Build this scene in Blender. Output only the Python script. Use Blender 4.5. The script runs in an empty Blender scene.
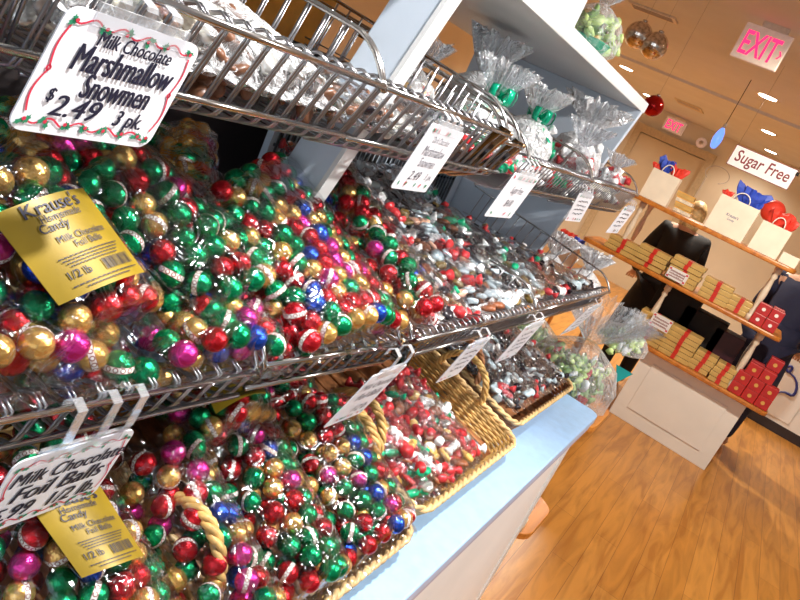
import bpy, math, random
from mathutils import Vector, Matrix, noise, Euler
random.seed(11)
col = bpy.context.scene.collection
V = Vector
PI = math.pi

# ------------------------------------------------------------------ materials
def _new(name):
    m = bpy.data.materials.new(name); m.use_nodes = True
    nt = m.node_tree; b = nt.nodes['Principled BSDF']
    return m, nt, b

def mat(name, c, rough=.5, metal=0., var=.08, scale=30., bump=0., bscale=80., spec=.5, trans=0., coat=0., emit=None, estr=0., sss=0.):
    m, nt, b = _new(name)
    N = nt.nodes; L = nt.links
    tc = N.new('ShaderNodeTexCoord')
    nz = N.new('ShaderNodeTexNoise'); nz.inputs['Scale'].default_value = scale; nz.inputs['Detail'].default_value = 3
    L.new(tc.outputs['Object'], nz.inputs['Vector'])
    r = N.new('ShaderNodeValToRGB')
    lo = [max(0, x*(1-var*1.5)) for x in c]; hi = [min(1, x*(1+var)) for x in c]
    r.color_ramp.elements[0].position = .3; r.color_ramp.elements[1].position = .7
    r.color_ramp.elements[0].color = (*lo, 1); r.color_ramp.elements[1].color = (*hi, 1)
    L.new(nz.outputs['Fac'], r.inputs['Fac']); L.new(r.outputs['Color'], b.inputs['Base Color'])
    b.inputs['Roughness'].default_value = rough; b.inputs['Metallic'].default_value = metal
    b.inputs['Specular IOR Level'].default_value = spec
    b.inputs['Transmission Weight'].default_value = trans
    b.inputs['Coat Weight'].default_value = coat
    if emit:
        b.inputs['Emission Color'].default_value = (*emit, 1); b.inputs['Emission Strength'].default_value = estr
    if bump:
        n2 = N.new('ShaderNodeTexNoise'); n2.inputs['Scale'].default_value = bscale; n2.inputs['Detail'].default_value = 4
        L.new(tc.outputs['Object'], n2.inputs['Vector'])
        bp = N.new('ShaderNodeBump'); bp.inputs['Strength'].default_value = bump; bp.inputs['Distance'].default_value = .002
        L.new(n2.outputs['Fac'], bp.inputs['Height']); L.new(bp.outputs['Normal'], b.inputs['Normal'])
    return m

def foil(name, c, band=True):
    m, nt, b = _new(name); N = nt.nodes; L = nt.links
    b.inputs['Metallic'].default_value = .8; b.inputs['Roughness'].default_value = .27
    tc = N.new('ShaderNodeTexCoord')
    vo = N.new('ShaderNodeTexNoise'); vo.inputs['Scale'].default_value = 230; vo.inputs['Detail'].default_value = 3
    L.new(tc.outputs['Object'], vo.inputs['Vector'])
    bp = N.new('ShaderNodeBump'); bp.inputs['Strength'].default_value = .55; bp.inputs['Distance'].default_value = .0022
    L.new(vo.outputs['Fac'], bp.inputs['Height']); L.new(bp.outputs['Normal'], b.inputs['Normal'])
    if not band:
        b.inputs['Base Color'].default_value = (*c, 1); return m
    sx = N.new('ShaderNodeSeparateXYZ'); L.new(tc.outputs['Object'], sx.inputs[0])
    def M(op, a, bb=None, cc=None):
        n = N.new('ShaderNodeMath'); n.operation = op
        for i, x in enumerate((a, bb, cc)):
            if x is None: continue
            if isinstance(x, (int, float)): n.inputs[i].default_value = x
            else: L.new(x, n.inputs[i])
        return n.outputs[0]
    z = sx.outputs['Z']
    bandm = M('LESS_THAN', M('ABSOLUTE', z), .0028)
    ang = M('ARCTAN2', sx.outputs['Y'], sx.outputs['X'])
    fr = M('SUBTRACT', M('FRACT', M('MULTIPLY', ang, 13/(2*PI))), .5)     # repeating rings round the band
    dx = M('MULTIPLY', fr, .0062); d = M('SQRT', M('ADD', M('MULTIPLY', dx, dx), M('MULTIPLY', z, z)))
    ring = M('LESS_THAN', M('ABSOLUTE', M('SUBTRACT', d, .0019)), .00042)
    edge = M('GREATER_THAN', M('ABSOLUTE', z), .0024)
    dark = M('MAXIMUM', ring, edge)
    mx = N.new('ShaderNodeMixRGB'); mx.inputs[1].default_value = (.85, .82, .76, 1); mx.inputs[2].default_value = (.25, .06, .05, 1)
    L.new(dark, mx.inputs[0])
    m2 = N.new('ShaderNodeMixRGB'); m2.inputs[1].default_value = (*c, 1)
    L.new(bandm, m2.inputs[0]); L.new(mx.outputs[0], m2.inputs[2]); L.new(m2.outputs[0], b.inputs['Base Color'])
    mt = M('SUBTRACT', .75, M('MULTIPLY', bandm, .6)); L.new(mt, b.inputs['Metallic'])
    return m

def film(name, tint=(.93, .95, .97), base=.07, gain=.75, rough=.1, scale=26, white=0.0, bstr=.9):
    """clear wrinkled cellophane: a thin sheet that lets most light straight through and glints at its creases"""
    m, nt, b = _new(name); N = nt.nodes; L = nt.links
    N.remove(b); out = N['Material Output']
    tr = N.new('ShaderNodeBsdfTransparent'); tr.inputs[0].default_value = (*tint, 1)
    gl = N.new('ShaderNodeBsdfGlossy'); gl.inputs['Roughness'].default_value = rough; gl.inputs['Color'].default_value = (.95, .97, 1, 1)
    tc = N.new('ShaderNodeTexCoord')
    mp = N.new('ShaderNodeMapping'); mp.inputs['Scale'].default_value = (1, 1, 1)
    L.new(tc.outputs['Object'], mp.inputs[0])
    nz = N.new('ShaderNodeTexNoise'); nz.inputs['Scale'].default_value = scale; nz.inputs['Detail'].default_value = 2.5; nz.inputs['Distortion'].default_value = 1.6
    L.new(mp.outputs[0], nz.inputs['Vector'])
    bp = N.new('ShaderNodeBump'); bp.inputs['Strength'].default_value = bstr; bp.inputs['Distance'].default_value = .012
    vr = N.new('ShaderNodeTexVoronoi'); vr.inputs['Scale'].default_value = scale*.8
    wp = N.new('ShaderNodeVectorMath'); wp.operation = 'MULTIPLY_ADD'; L.new(nz.outputs['Color'], wp.inputs[0]); wp.inputs[1].default_value = (.05, .05, .05); L.new(mp.outputs[0], wp.inputs[2])
    L.new(wp.outputs[0], vr.inputs['Vector'])
    sm = N.new('ShaderNodeMath'); sm.operation = 'MULTIPLY_ADD'; L.new(vr.outputs['Distance'], sm.inputs[0]); sm.inputs[1].default_value = .8; L.new(nz.outputs['Fac'], sm.inputs[2])
    L.new(sm.outputs[0], bp.inputs['Height'])
    L.new(bp.outputs[0], gl.inputs['Normal'])
    lw = N.new('ShaderNodeLayerWeight'); lw.inputs['Blend'].default_value = .35; L.new(bp.outputs[0], lw.inputs['Normal'])
    mm = N.new('ShaderNodeMath'); mm.operation = 'MULTIPLY_ADD'; mm.use_clamp = True
    L.new(lw.outputs['Facing'], mm.inputs[0]); mm.inputs[1].default_value = gain; mm.inputs[2].default_value = base
    pw = N.new('ShaderNodeMath'); pw.operation = 'POWER'; L.new(mm.outputs[0], pw.inputs[0]); pw.inputs[1].default_value = 1.3
    mx = N.new('ShaderNodeMixShader'); L.new(pw.outputs[0], mx.inputs[0]); L.new(tr.outputs[0], mx.inputs[1])
    if white > 0:
        df = N.new('ShaderNodeBsdfDiffuse'); df.inputs[0].default_value = (.95, .96, .97, 1); L.new(bp.outputs[0], df.inputs['Normal'])
        m3 = N.new('ShaderNodeMixShader'); m3.inputs[0].default_value = white; L.new(gl.outputs[0], m3.inputs[1]); L.new(df.outputs[0], m3.inputs[2])
        L.new(m3.outputs[0], mx.inputs[2])
    else:
        L.new(gl.outputs[0], mx.inputs[2])
    L.new(mx.outputs[0], out.inputs['Surface'])
    return m

def wood_floor():
    m, nt, b = _new('wood_plank_floor'); N = nt.nodes; L = nt.links
    tc = N.new('ShaderNodeTexCoord')
    br = N.new('ShaderNodeTexBrick'); br.offset = .37
    br.inputs['Color1'].default_value = (.55, .235, .042, 1); br.inputs['Color2'].default_value = (.63, .285, .058, 1); br.inputs['Mortar'].default_value = (.30, .11, .025, 1)
    br.inputs['Scale'].default_value = 1; br.inputs['Mortar Size'].default_value = .0012; br.inputs['Brick Width'].default_value = 1.1; br.inputs['Row Height'].default_value = .11
    L.new(tc.outputs['Object'], br.inputs['Vector'])
    mp = N.new('ShaderNodeMapping'); mp.inputs['Scale'].default_value = (1.6, 12, 1); L.new(tc.outputs['Object'], mp.inputs[0])
    nz = N.new('ShaderNodeTexNoise'); nz.inputs['Scale'].default_value = 1.4; nz.inputs['Detail'].default_value = 6; nz.inputs['Distortion'].default_value = 1.1
    L.new(mp.outputs[0], nz.inputs['Vector'])
    rp = N.new('ShaderNodeValToRGB'); e = rp.color_ramp.elements
    e[0].position = .36; e[0].color = (.66, .56, .46, 1); e[1].position = .62; e[1].color = (1.1, 1.1, 1.1, 1)
    k = rp.color_ramp.elements.new(.46); k.color = (.85, .85, .85, 1)
    L.new(nz.outputs['Fac'], rp.inputs[0])
    mx = N.new('ShaderNodeMixRGB'); mx.blend_type = 'MULTIPLY'; mx.inputs[0].default_value = .75
    L.new(br.outputs['Color'], mx.inputs[1]); L.new(rp.outputs[0], mx.inputs[2]); L.new(mx.outputs[0], b.inputs['Base Color'])
    b.inputs['Roughness'].default_value = .3
    bp = N.new('ShaderNodeBump'); bp.inputs['Strength'].default_value = .12; bp.inputs['Distance'].default_value = .004
    L.new(nz.outputs['Fac'], bp.inputs['Height']); L.new(bp.outputs[0], b.inputs['Normal'])
    return m

def wood(name, c, dark, sc=(3, 30, 30), rough=.3):
    m, nt, b = _new(name); N = nt.nodes; L = nt.links
    tc = N.new('ShaderNodeTexCoord'); mp = N.new('ShaderNodeMapping'); mp.inputs['Scale'].default_value = sc; L.new(tc.outputs['Object'], mp.inputs[0])
    nz = N.new('ShaderNodeTexNoise'); nz.inputs['Scale'].default_value = 1; nz.inputs['Detail'].default_value = 5; L.new(mp.outputs[0], nz.inputs['Vector'])
    rp = N.new('ShaderNodeValToRGB'); rp.color_ramp.elements[0].color = (*dark, 1); rp.color_ramp.elements[1].color = (*c, 1)
    rp.color_ramp.elements[0].position = .35; rp.color_ramp.elements[1].position = .6
    L.new(nz.outputs['Fac'], rp.inputs[0]); L.new(rp.outputs[0], b.inputs['Base Color']); b.inputs['Roughness'].default_value = rough
    return m

def emission(name, c, s):
    m, nt, b = _new(name); N = nt.nodes; N.remove(b)
    e = N.new('ShaderNodeEmission'); e.inputs[0].default_value = (*c, 1); e.inputs[1].default_value = s
    nt.links.new(e.outputs[0], N['Material Output'].inputs[0]); return m

M = {}
M['floor'] = wood_floor()
M['ceiling'] = mat('warm_painted_ceiling', (.68, .68, .70), .8, scale=3, var=.03)
M['wall'] = mat('cream_painted_wall', (.78, .70, .55), .7, scale=2, var=.04)
M['wall2'] = mat('beige_painted_trim', (.66, .55, .38), .6, scale=2, var=.03)
M['greywall'] = mat('pale_grey_painted_wall', (.62, .62, .60), .7, scale=2, var=.03)
M['counter'] = mat('pale_blue_laminate', (.37, .58, .86), .3, scale=45, var=.05, coat=.2)
M['counter_edge'] = mat('lilac_laminate_edge', (.42, .42, .55), .45, scale=45, var=.03)
M['cab'] = mat('cream_painted_cabinet', (.88, .86, .83), .5, scale=4, var=.03)
M['panel'] = mat('pale_blue_grey_panel', (.60, .68, .77), .4, scale=5, var=.03)
M['shelfw'] = mat('off_white_shelf_paint', (.74, .75, .74), .4, scale=5, var=.03)
M['chrome'] = mat('bright_chrome_wire', (.60, .59, .57), .16, 1., scale=40, var=.05)
M['steel'] = mat('dull_steel_wire', (.40, .40, .42), .3, 1., scale=40, var=.08)
M['dchrome'] = mat('dark_polished_metal_band', (.22, .23, .24), .12, 1., scale=18, var=.3)
M['copper'] = mat('coppery_band_edge', (.62, .36, .18), .22, .9, scale=25, var=.2)
M['film'] = film('clear_cellophane', base=.04, gain=.72, rough=.10, scale=20)
M['film2'] = film('crinkled_clear_cellophane', base=.09, gain=.95, rough=.10, scale=30)
M['film3'] = film('frosty_gift_cellophane', base=.22, gain=.85, rough=.16, scale=45, white=.5)
M['filmw'] = film('stiff_white_cellophane', base=.74, gain=.9, rough=.18, scale=45, white=.6)
M['filmg'] = film('gift_cellophane_over_green', base=.12, gain=.7, rough=.14, scale=40, white=.6)
M['grass2'] = mat('dark_green_paper_shred', (.30, .48, .16), .5, var=.3)
M['plastic'] = film('clear_plastic_tag_holder', base=.22, gain=.6, rough=.08, scale=10, white=.5, bstr=.1)
COL = dict(red=(.50, .012, .02), green=(.0, .24, .085), gold=(.72, .42, .12), blue=(.015, .07, .46), pink=(.60, .03, .24))
FO = {k: foil(k+'_foil', v) for k, v in COL.items()}
FP = {k: foil(k+'_foil_plain', v, False) for k, v in COL.items()}
M['wicker'] = mat('honey_wicker', (.62, .38, .12), .5, scale=60, var=.28, bump=.4)
M['wickerb'] = mat('reddish_brown_wicker', (.40, .16, .06), .5, scale=60, var=.28, bump=.4)
M['wickerr'] = mat('pale_wicker_rim', (.70, .46, .20), .45, scale=60, var=.25, bump=.3)
M['white'] = mat('white_card', (.84, .84, .88), .35, var=.02)
M['ink'] = mat('navy_black_ink', (.012, .012, .035), .5, var=.05)
M['holly'] = mat('holly_green_ink', (.02, .24, .12), .5)
M['hollyred'] = mat('berry_red_ink', (.62, .03, .07), .5)
M['goldlab'] = mat('gold_paper_label', (.30, .20, .012), .4, .15, scale=14, var=.2)
M['maroon'] = mat('maroon_ink', (.20, .015, .03), .5)
M['choc'] = mat('milk_chocolate', (.16, .065, .03), .4, scale=20, var=.3)
M['silver'] = mat('silver_wrapper', (.75, .75, .72), .25, .7, scale=60, var=.3, bump=.5)
M['cream'] = mat('cream_wrapper', (.75, .70, .58), .4, scale=60, var=.2)
M['c_white'] = mat('white_candy_wrapper', (.92, .91, .90), .3, bump=.3)
M['c_red'] = mat('red_candy_wrapper', (.50, .03, .035), .3, bump=.3)
M['c_green'] = mat('green_candy_wrapper', (.0, .36, .16), .3, bump=.3)
M['c_black'] = mat('black_candy_wrapper', (.02, .015, .02), .25, bump=.3)
M['c_ice'] = mat('icy_blue_candy_wrapper', (.55, .66, .70), .25, bump=.3)
M['c_gold'] = mat('yellow_gold_candy_wrapper', (.72, .42, .10), .3, bump=.3)
M['c_brown'] = mat('brown_candy_wrapper', (.25, .08, .03), .35, bump=.3)
M['c_peach'] = mat('peach_candy_wrapper', (.80, .42, .28), .35, bump=.3)
M['bow'] = mat('shiny_green_ribbon', (.0, .42, .22), .2, .3, bump=.4)
M['grass'] = mat('green_paper_shred', (.62, .78, .28), .5, var=.3)
M['orangewood'] = wood('orange_varnished_wood', (.60, .22, .035), (.42, .13, .02))
M['cwood'] = mat('cream_turned_wood', (.78, .68, .55), .45, var=.05)
M['goldbox'] = mat('gold_carton', (.62, .42, .14), .35, .15, scale=12, var=.15)
M['redbox'] = mat('red_carton', (.50, .02, .02), .35, scale=12, var=.12)
M['ribbon'] = mat('red_satin_ribbon', (.62, .03, .02), .3)
M['paper'] = mat('white_kraft_paper', (.88, .80, .68), .6, scale=8, var=.06)
M['tblue'] = mat('blue_tissue_paper', (.03, .08, .55), .5, bump=.6, bscale=30)
M['tred'] = mat('red_tissue_paper', (.75, .05, .03), .5, bump=.6, bscale=30)
M['black'] = mat('black_wool_cloth', (.008, .008, .010), .8, bump=.3)
M['navy'] = mat('navy_cloth', (.012, .015, .05), .8, bump=.3)
M['skin'] = mat('fair_skin', (.62, .36, .25), .5)
M['hair'] = mat('blond_hair', (.55, .38, .17), .5, scale=50, var=.3, bump=.8)
M['hairb'] = mat('brown_hair', (.10, .05, .03), .5, scale=50, var=.3, bump=.8)
M['trim'] = mat('dark_baseboard_paint', (.03, .02, .02), .4)
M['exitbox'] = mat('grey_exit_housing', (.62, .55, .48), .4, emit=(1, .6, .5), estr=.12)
M['exitled'] = emission('pink_red_exit_letters', (1, .025, .11), 1.5)
M['lamp'] = emission('recessed_lamp_glow', (1, .90, .72), 14)
M['lampring'] = mat('lamp_trim_ring', (.8, .7, .58), .4)
M['grille'] = mat('ceiling_grille_metal', (.45, .38, .33), .5)
M['mirrorball'] = mat('mirror_ball_facets', (.75, .66, .58), .15, 1., scale=60, var=.35, bump=.8, bscale=60)
M['redorn'] = mat('red_glass_ornament', (.45, .01, .008), .12, .8)
M['blueglass'] = mat('blue_pendant_glass', (.05, .12, .8), .15, emit=(.15, .3, 1), estr=.9)
M['orange'] = mat('orange_display_card', (.85, .33, .03), .5)
M['darkback'] = mat('added_dark_backing', (.035, .025, .025), .6)
M['maroondk'] = mat('dark_maroon_carton', (.05, .008, .015), .5)
M['grey'] = mat('grey_plastic_tray', (.25, .25, .28), .4)
M['blueink'] = mat('blue_ink', (.03, .04, .25), .5)
M['teal'] = mat('teal_cone_card', (.0, .28, .26), .4)
M['dorange'] = mat('brown_leaf_wrapper', (.20, .13, .03), .4)

# ------------------------------------------------------------------ mesh builder
class MB:
    def __init__(s): s.v = []; s.f = []; s.m = []; s.mats = []
    def mi(s, m):
        if m not in s.mats: s.mats.append(m)
        return s.mats.index(m)
    def add(s, vs, fs, m=None, mx=None):
        o = len(s.v); s.v += [V(p) if mx is None else mx @ V(p) for p in vs]
        k = s.mi(m) if m else 0
        for f in fs: s.f.append([i+o for i in f]); s.m.append(k)
    def box(s, a, b, m=None, mx=None):
        x0, y0, z0 = a; x1, y1, z1 = b
        vs = [(x0,y0,z0),(x1,y0,z0),(x1,y1,z0),(x0,y1,z0),(x0,y0,z1),(x1,y0,z1),(x1,y1,z1),(x0,y1,z1)]
        s.add(vs, [(0,3,2,1),(4,5,6,7),(0,1,5,4),(1,2,6,5),(2,3,7,6),(3,0,4,7)], m, mx)
    def tube(s, pts, r, n=6, m=None, closed=False, mx=None):
        pts = [V(p) for p in pts]; N = len(pts)
        rs = r if isinstance(r, (list, tuple)) else [r]*N
        vs = []; prev = None
        for i, p in enumerate(pts):
            if closed: t = pts[(i+1) % N]-pts[i-1]
            else: t = pts[min(i+1, N-1)]-pts[max(i-1, 0)]
            t = t.normalized() if t.length > 1e-9 else V((0,0,1))
            if prev is None:
                a = V((0,0,1)) if abs(t.z) < .9 else V((1,0,0)); u = t.cross(a).normalized()
            else: u = (prev-t*prev.dot(t)); u = u.normalized() if u.length > 1e-9 else prev
            prev = u; w = t.cross(u)
            for k in range(n):
                an = 2*PI*k/n; vs.append(p+(u*math.cos(an)+w*math.sin(an))*rs[i])
        fs = []
        for i in range(N if closed else N-1):
            j = (i+1) % N
            for k in range(n): fs.append((i*n+k, i*n+(k+1) % n, j*n+(k+1) % n, j*n+k))
        if not closed: fs.append(tuple(range(n))[::-1]); fs.append(tuple((N-1)*n+k for k in range(n)))
        s.add(vs, fs, m, mx)
    def lathe(s, prof, n=24, m=None, mx=None):
        vs = []; fs = []
        for r, z in prof:
            for k in range(n): an = 2*PI*k/n; vs.append((r*math.cos(an), r*math.sin(an), z))
        for i in range(len(prof)-1):
            for k in range(n): fs.append((i*n+k, i*n+(k+1) % n, (i+1)*n+(k+1) % n, (i+1)*n+k))
        if prof[0][0] > 1e-6: fs.append(tuple(range(n))[::-1])
        if prof[-1][0] > 1e-6: fs.append(tuple((len(prof)-1)*n+k for k in range(n)))
        s.add(vs, fs, m, mx)
    def prism(s, poly, z0, z1, m=None, mx=None):
        n = len(poly)
        vs = [(x, y, z0) for x, y in poly]+[(x, y, z1) for x, y in poly]
        fs = [tuple(range(n))[::-1], tuple(range(n, 2*n))]+[(i, (i+1) % n, (i+1) % n+n, i+n) for i in range(n)]
        s.add(vs, fs, m, mx)
    def build(s, name, m=None, parent=None, smooth=True, loc=(0,0,0), bevel=0.):
        me = bpy.data.meshes.new(name); me.from_pydata([tuple(v) for v in s.v], [], s.f); 
        mats = [m] if m else s.mats
        for q in mats: me.materials.append(q)
        if not m:
            for p, k in zip(me.polygons, s.m): p.material_index = k
        me.polygons.foreach_set('use_smooth', [smooth]*len(me.polygons)); me.update()
        o = bpy.data.objects.new(name, me); col.objects.link(o); o.location = loc
        if parent: o.parent = parent
        if bevel:
            bv = o.modifiers.new('b', 'BEVEL'); bv.width = bevel; bv.segments = 2; bv.limit_method = 'ANGLE'
        return o

def tag(o, label=None, cat=None, group=None, kind=None):
    if label: o['label'] = label
    if cat: o['category'] = cat
    if group: o['group'] = group
    if kind: o['kind'] = kind
    return o
def thing(name, label, cat, loc=(0,0,0), group=None, rot=None):
    o = bpy.data.objects.new(name, None); o.empty_display_size = .02; col.objects.link(o); o.location = loc
    if rot: o.rotation_euler = rot
    return tag(o, label, cat, group)
def struct(name, mb, m=None, parent=None, smooth=False):
    o = mb.build(name, m, parent, smooth=smooth)
    if not parent: o['kind'] = 'structure'
    return o
def bx(a, b, m=None): q = MB(); q.box(a, b, m); return q

FONT = None
def text_mesh(s, size=1., shear=0., xs=1., extrude=0., offset=0., align='LEFT'):
    cu = bpy.data.curves.new('t', 'FONT'); cu.body = s; cu.size = size; cu.shear = shear; cu.align_x = align; cu.offset = offset; cu.resolution_u = 3
    cu.extrude = extrude
    ob = bpy.data.objects.new('t', cu); col.objects.link(ob)
    bpy.context.view_layer.update()
    dg = bpy.context.evaluated_depsgraph_get(); me = bpy.data.meshes.new_from_object(ob.evaluated_get(dg))
    vs = [(v.co.x*xs, v.co.y, v.co.z) for v in me.vertices]; fs = [tuple(p.vertices) for p in me.polygons]
    bpy.data.objects.remove(ob); bpy.data.meshes.remove(me); bpy.data.curves.remove(cu)
    return vs, fs

# ------------------------------------------------------------------ camera
R = ((0.4721, -0.782, 0.407), (0.0731, 0.4948, 0.8659), (-0.8785, -0.379, 0.2908))
cam_d = bpy.data.cameras.new('camera'); cam = bpy.data.objects.new('camera', cam_d); col.objects.link(cam)
rt = Matrix(R).transposed().to_quaternion().to_matrix().to_4x4(); rt.translation = (0, 0, 1.55); cam.matrix_world = rt
cam_d.sensor_width = 36; cam_d.lens = 709/800*36; cam_d.clip_start = .02
bpy.context.scene.camera = cam

# ------------------------------------------------------------------ room
CZ = 2.5
struct('floor', bx((-2.2, -2.6, -.05), (10.8, 3.6, 0)), M['floor'])
struct('ceiling', bx((-2.2, -2.6, CZ), (10.8, 3.6, CZ+.05)), M['ceiling'])
struct('wall_left', bx((-2.2, 3.6, 0), (10.8, 3.7, CZ)), M['wall'])
struct('wall_right', bx((-2.2, -2.7, 0), (10.8, -2.6, CZ)), M['greywall'])
struct('wall_far', bx((10.8, -2.6, 0), (10.9, 3.6, CZ)), M['wall'])
wb = MB()
wb.box((-2.3, -2.6, 0), (-2.2, 3.6, .7)); wb.box((-2.3, -2.6, 2.3), (-2.2, 3.6, CZ)); wb.box((-2.3, 1.6, .7), (-2.2, 3.6, 2.3))
struct('wall_back', wb, M['wall'])
wf = MB()
for y in (-2.55, -1.2, .2, 1.55): wf.box((-2.28, y-.05, .7), (-2.22, y+.05, 2.3))
wf.box((-2.28, -2.6, .7), (-2.22, 1.6, .76)); wf.box((-2.28, -2.6, 2.24), (-2.22, 1.6, 2.3))
struct('window_1', wf, M['shelfw'])
struct('trim_1', bx((7.33, -2.6, CZ-.025), (10.8, 3.6, CZ)), M['ceiling'])
# far door with its casing
struct('door_1', bx((10.74, 1.36, 0), (10.79, 2.34, 2.08)), M['wall2'])
dt = MB(); dt.box((10.70, 2.34, 0), (10.80, 2.44, 2.09)); dt.box((10.70, 1.26, 0), (10.80, 1.36, 2.09)); dt.box((10.70, 1.26, 2.09), (10.80, 2.44, 2.2))
struct('trim_2', dt, mat('tan_door_casing', (.55, .44, .28), .5))
struct('baseboard_far', bx((10.76, -2.6, 0), (10.8, 1.25, .12)), M['wall2'])
# ------------------------------------------------------------------ ceiling fittings
def downlight(x, y, z, label, r=.075, power=25):
    t = thing('recessed_light', label, 'ceiling light', (x, y, z), 'recessed ceiling lights')
    a = MB(); a.lathe([(r, -.001), (r*1.3, -.006), (r*1.32, 0)], 28); a.build('trim_ring', M['lampring'], t)
    b = MB(); b.lathe([(0, -.0045), (r*.98, -.0045)], 28); b.build('lamp_lens', M['lamp'], t)
    if power:
        l = bpy.data.lights.new('lamp', 'SPOT'); l.energy = power; l.color = (1, .90, .76); l.spot_size = 2.5; l.spot_blend = .7; l.shadow_soft_size = .06
        o = bpy.data.objects.new('lamp', l); col.objects.link(o); o.location = (x, y, z-.02)
        o.parent = None
downlight(6.46, .65, CZ, 'bright recessed ceiling light right of and below the near exit sign', power=145)
downlight(8.4, .66, CZ-.025, 'recessed ceiling light beyond the ceiling step, above the sugar free sign', power=130)
downlight(10.2, .66, CZ-.025, 'farthest recessed ceiling light, just above the top edge of the sugar free sign', power=25)
downlight(7.96, 2.2, CZ-.025, 'recessed ceiling light left of the far exit sign, below the mirror balls', power=120)
downlight(9.7, 2.25, CZ-.025, 'recessed ceiling light just behind the red glass ball ornament', power=25)
def exit_sign(x, y0, y1, z0, z1, label, ang=0, arrow=True):
    t = thing('exit_sign', label, 'exit sign', (x, (y0+y1)/2, z0))
    w = y1-y0; h = z1-z0
    b = MB(); b.box((0, -w/2, 0), (.03, w/2, h)); hs_ = b.build('housing', M['exitbox'], t, smooth=False, bevel=.006)
    vs, fs = text_mesh('EXIT', h*.95, 0, .92, offset=h*.012)
    mx = max(v[0] for v in vs)
    k = w*.78/mx
    q = MB(); q.add([(-.002, w*.42-v[0]*k, h*.16+v[1]) for v in vs], fs); q.build('letters', M['exitled'], hs_, smooth=False)
    if arrow:
        a = MB(); a.prism([(0,0),(.012,.02),(0,.04),(.007,.04),(.019,.02),(.007,0)], 0, .001)
        a.v = [V((-.003+v.z, -w*.375-v.x, h*.32+v.y)) for v in a.v]; a.build('arrow', M['exitled'], hs_, smooth=False)
    c = MB(); c.box((.005, -w*.35, h), (.025, w*.2, h+.03)); c.build('mount', M['lampring'], t, smooth=False)
exit_sign(4.2, .455, .70, 2.29, 2.47, 'large pink lit EXIT sign hanging from ceiling in upper right')
exit_sign(10.6, 1.80, 2.09, 2.24, 2.42, 'small distant lit EXIT sign above the far door', arrow=False)
# ceiling speaker / grille by the mirror balls
t = thing('ceiling_grille', 'oblong ceiling air grille above the mirror balls', 'air vent', (4.95, 1.38, CZ))
g = MB(); g.box((-.07, -.16, -.012), (.07, .16, 0)); g.build('frame', M['lampring'], t, smooth=False, bevel=.004)
g = MB()
for k in range(3): g.box((-.05+k*.035, -.14, -.016), (-.035+k*.035, .14, -.011))
g.build('slot', M['grille'], t, smooth=False)
t = thing('ceiling_grille', 'small ceiling vent between the red ornament and far exit sign', 'air vent', (9.0, 1.6, CZ-.025))
g = MB(); g.box((-.25, -.16, -.012), (.1, .16, 0)); g.build('frame', M['wall2'], t, smooth=False, bevel=.004)
g = MB(); g.box((-.2, -.13, -.016), (-.05, .13, -.011)); g.build('slot', M['grille'], t, smooth=False)
t = thing('alarm_bell', 'round pale alarm unit on the wall right of far exit sign', 'alarm', (10.66, 1.52, 2.27))
g = MB(); g.lathe([(.07, 0), (.07, .03), (.05, .05), (0, .055)], 24, mx=Matrix.Rotation(-PI/2, 4, 'Y')); g.build('housing', M['exitbox'], t)
g = MB(); g.lathe([(.03, .05), (.02, .07), (0, .07)], 16, mx=Matrix.Rotation(-PI/2, 4, 'Y')); g.build('lens', M['grille'], t)
g = MB(); g.box((0, -.03, -.03), (.14, .03, .03)); g.build('bracket', M['wall2'], t, smooth=False)
def ornament(x, y, z, r, m, label, cat, name, ztop):
    t = thing(name, label, cat, (x, y, z))
    a = MB(); n = 18 if 'mirror' in name else 32
    prof = [(max(0.0001, r*math.sin(PI*i/n)), -r*math.cos(PI*i/n)) for i in range(n+1)]
    a.lathe(prof, n*2); a.build('ball', m, t, smooth='mirror' not in name)
    b = MB(); b.lathe([(r*.2, r*.96), (r*.2, r*1.12), (0.0001, r*1.14)], 12); b.build('cap', M['chrome'], t)
    c = MB(); c.tube([(0, 0, r*1.1), (0, 0, ztop-z)], .0006, 4); c.build('string', M['steel'], t)
ornament(3.5, .99, 2.108, .062, M['mirrorball'], 'left one of two hanging mirror balls, touching the gift basket side', 'ornament', 'mirror_ball', CZ)
ornament(3.5, .90, 2.09, .062, M['mirrorball'], 'right and slightly lower one of two hanging mirror balls', 'ornament', 'mirror_ball', CZ)
ornament(3.4, .75, 1.842, .047, M['redorn'], 'shiny red glass ball ornament hanging at the tip of white shelf', 'ornament', 'glass_ornament', CZ)
t = thing('pendant_lamp', 'small blue glass pendant lamp hanging on a thin cord', 'pendant lamp', (6.0, .767, 1.95))
a = MB(); a.lathe([(.001, 0), (.022, .01), (.034, .05), (.036, .085), (.028, .13), (.012, .165), (.001, .17)], 20); a.build('glass_shade', M['blueglass'], t)
a = MB(); a.lathe([(.011, .165), (.011, .2), (.001, .205)], 12); a.build('cap', M['grille'], t)
a = MB(); a.tube([(0, 0, .2), (0, 0, CZ-1.95)], .003, 5); a.build('cord', M['trim'], t)
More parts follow.
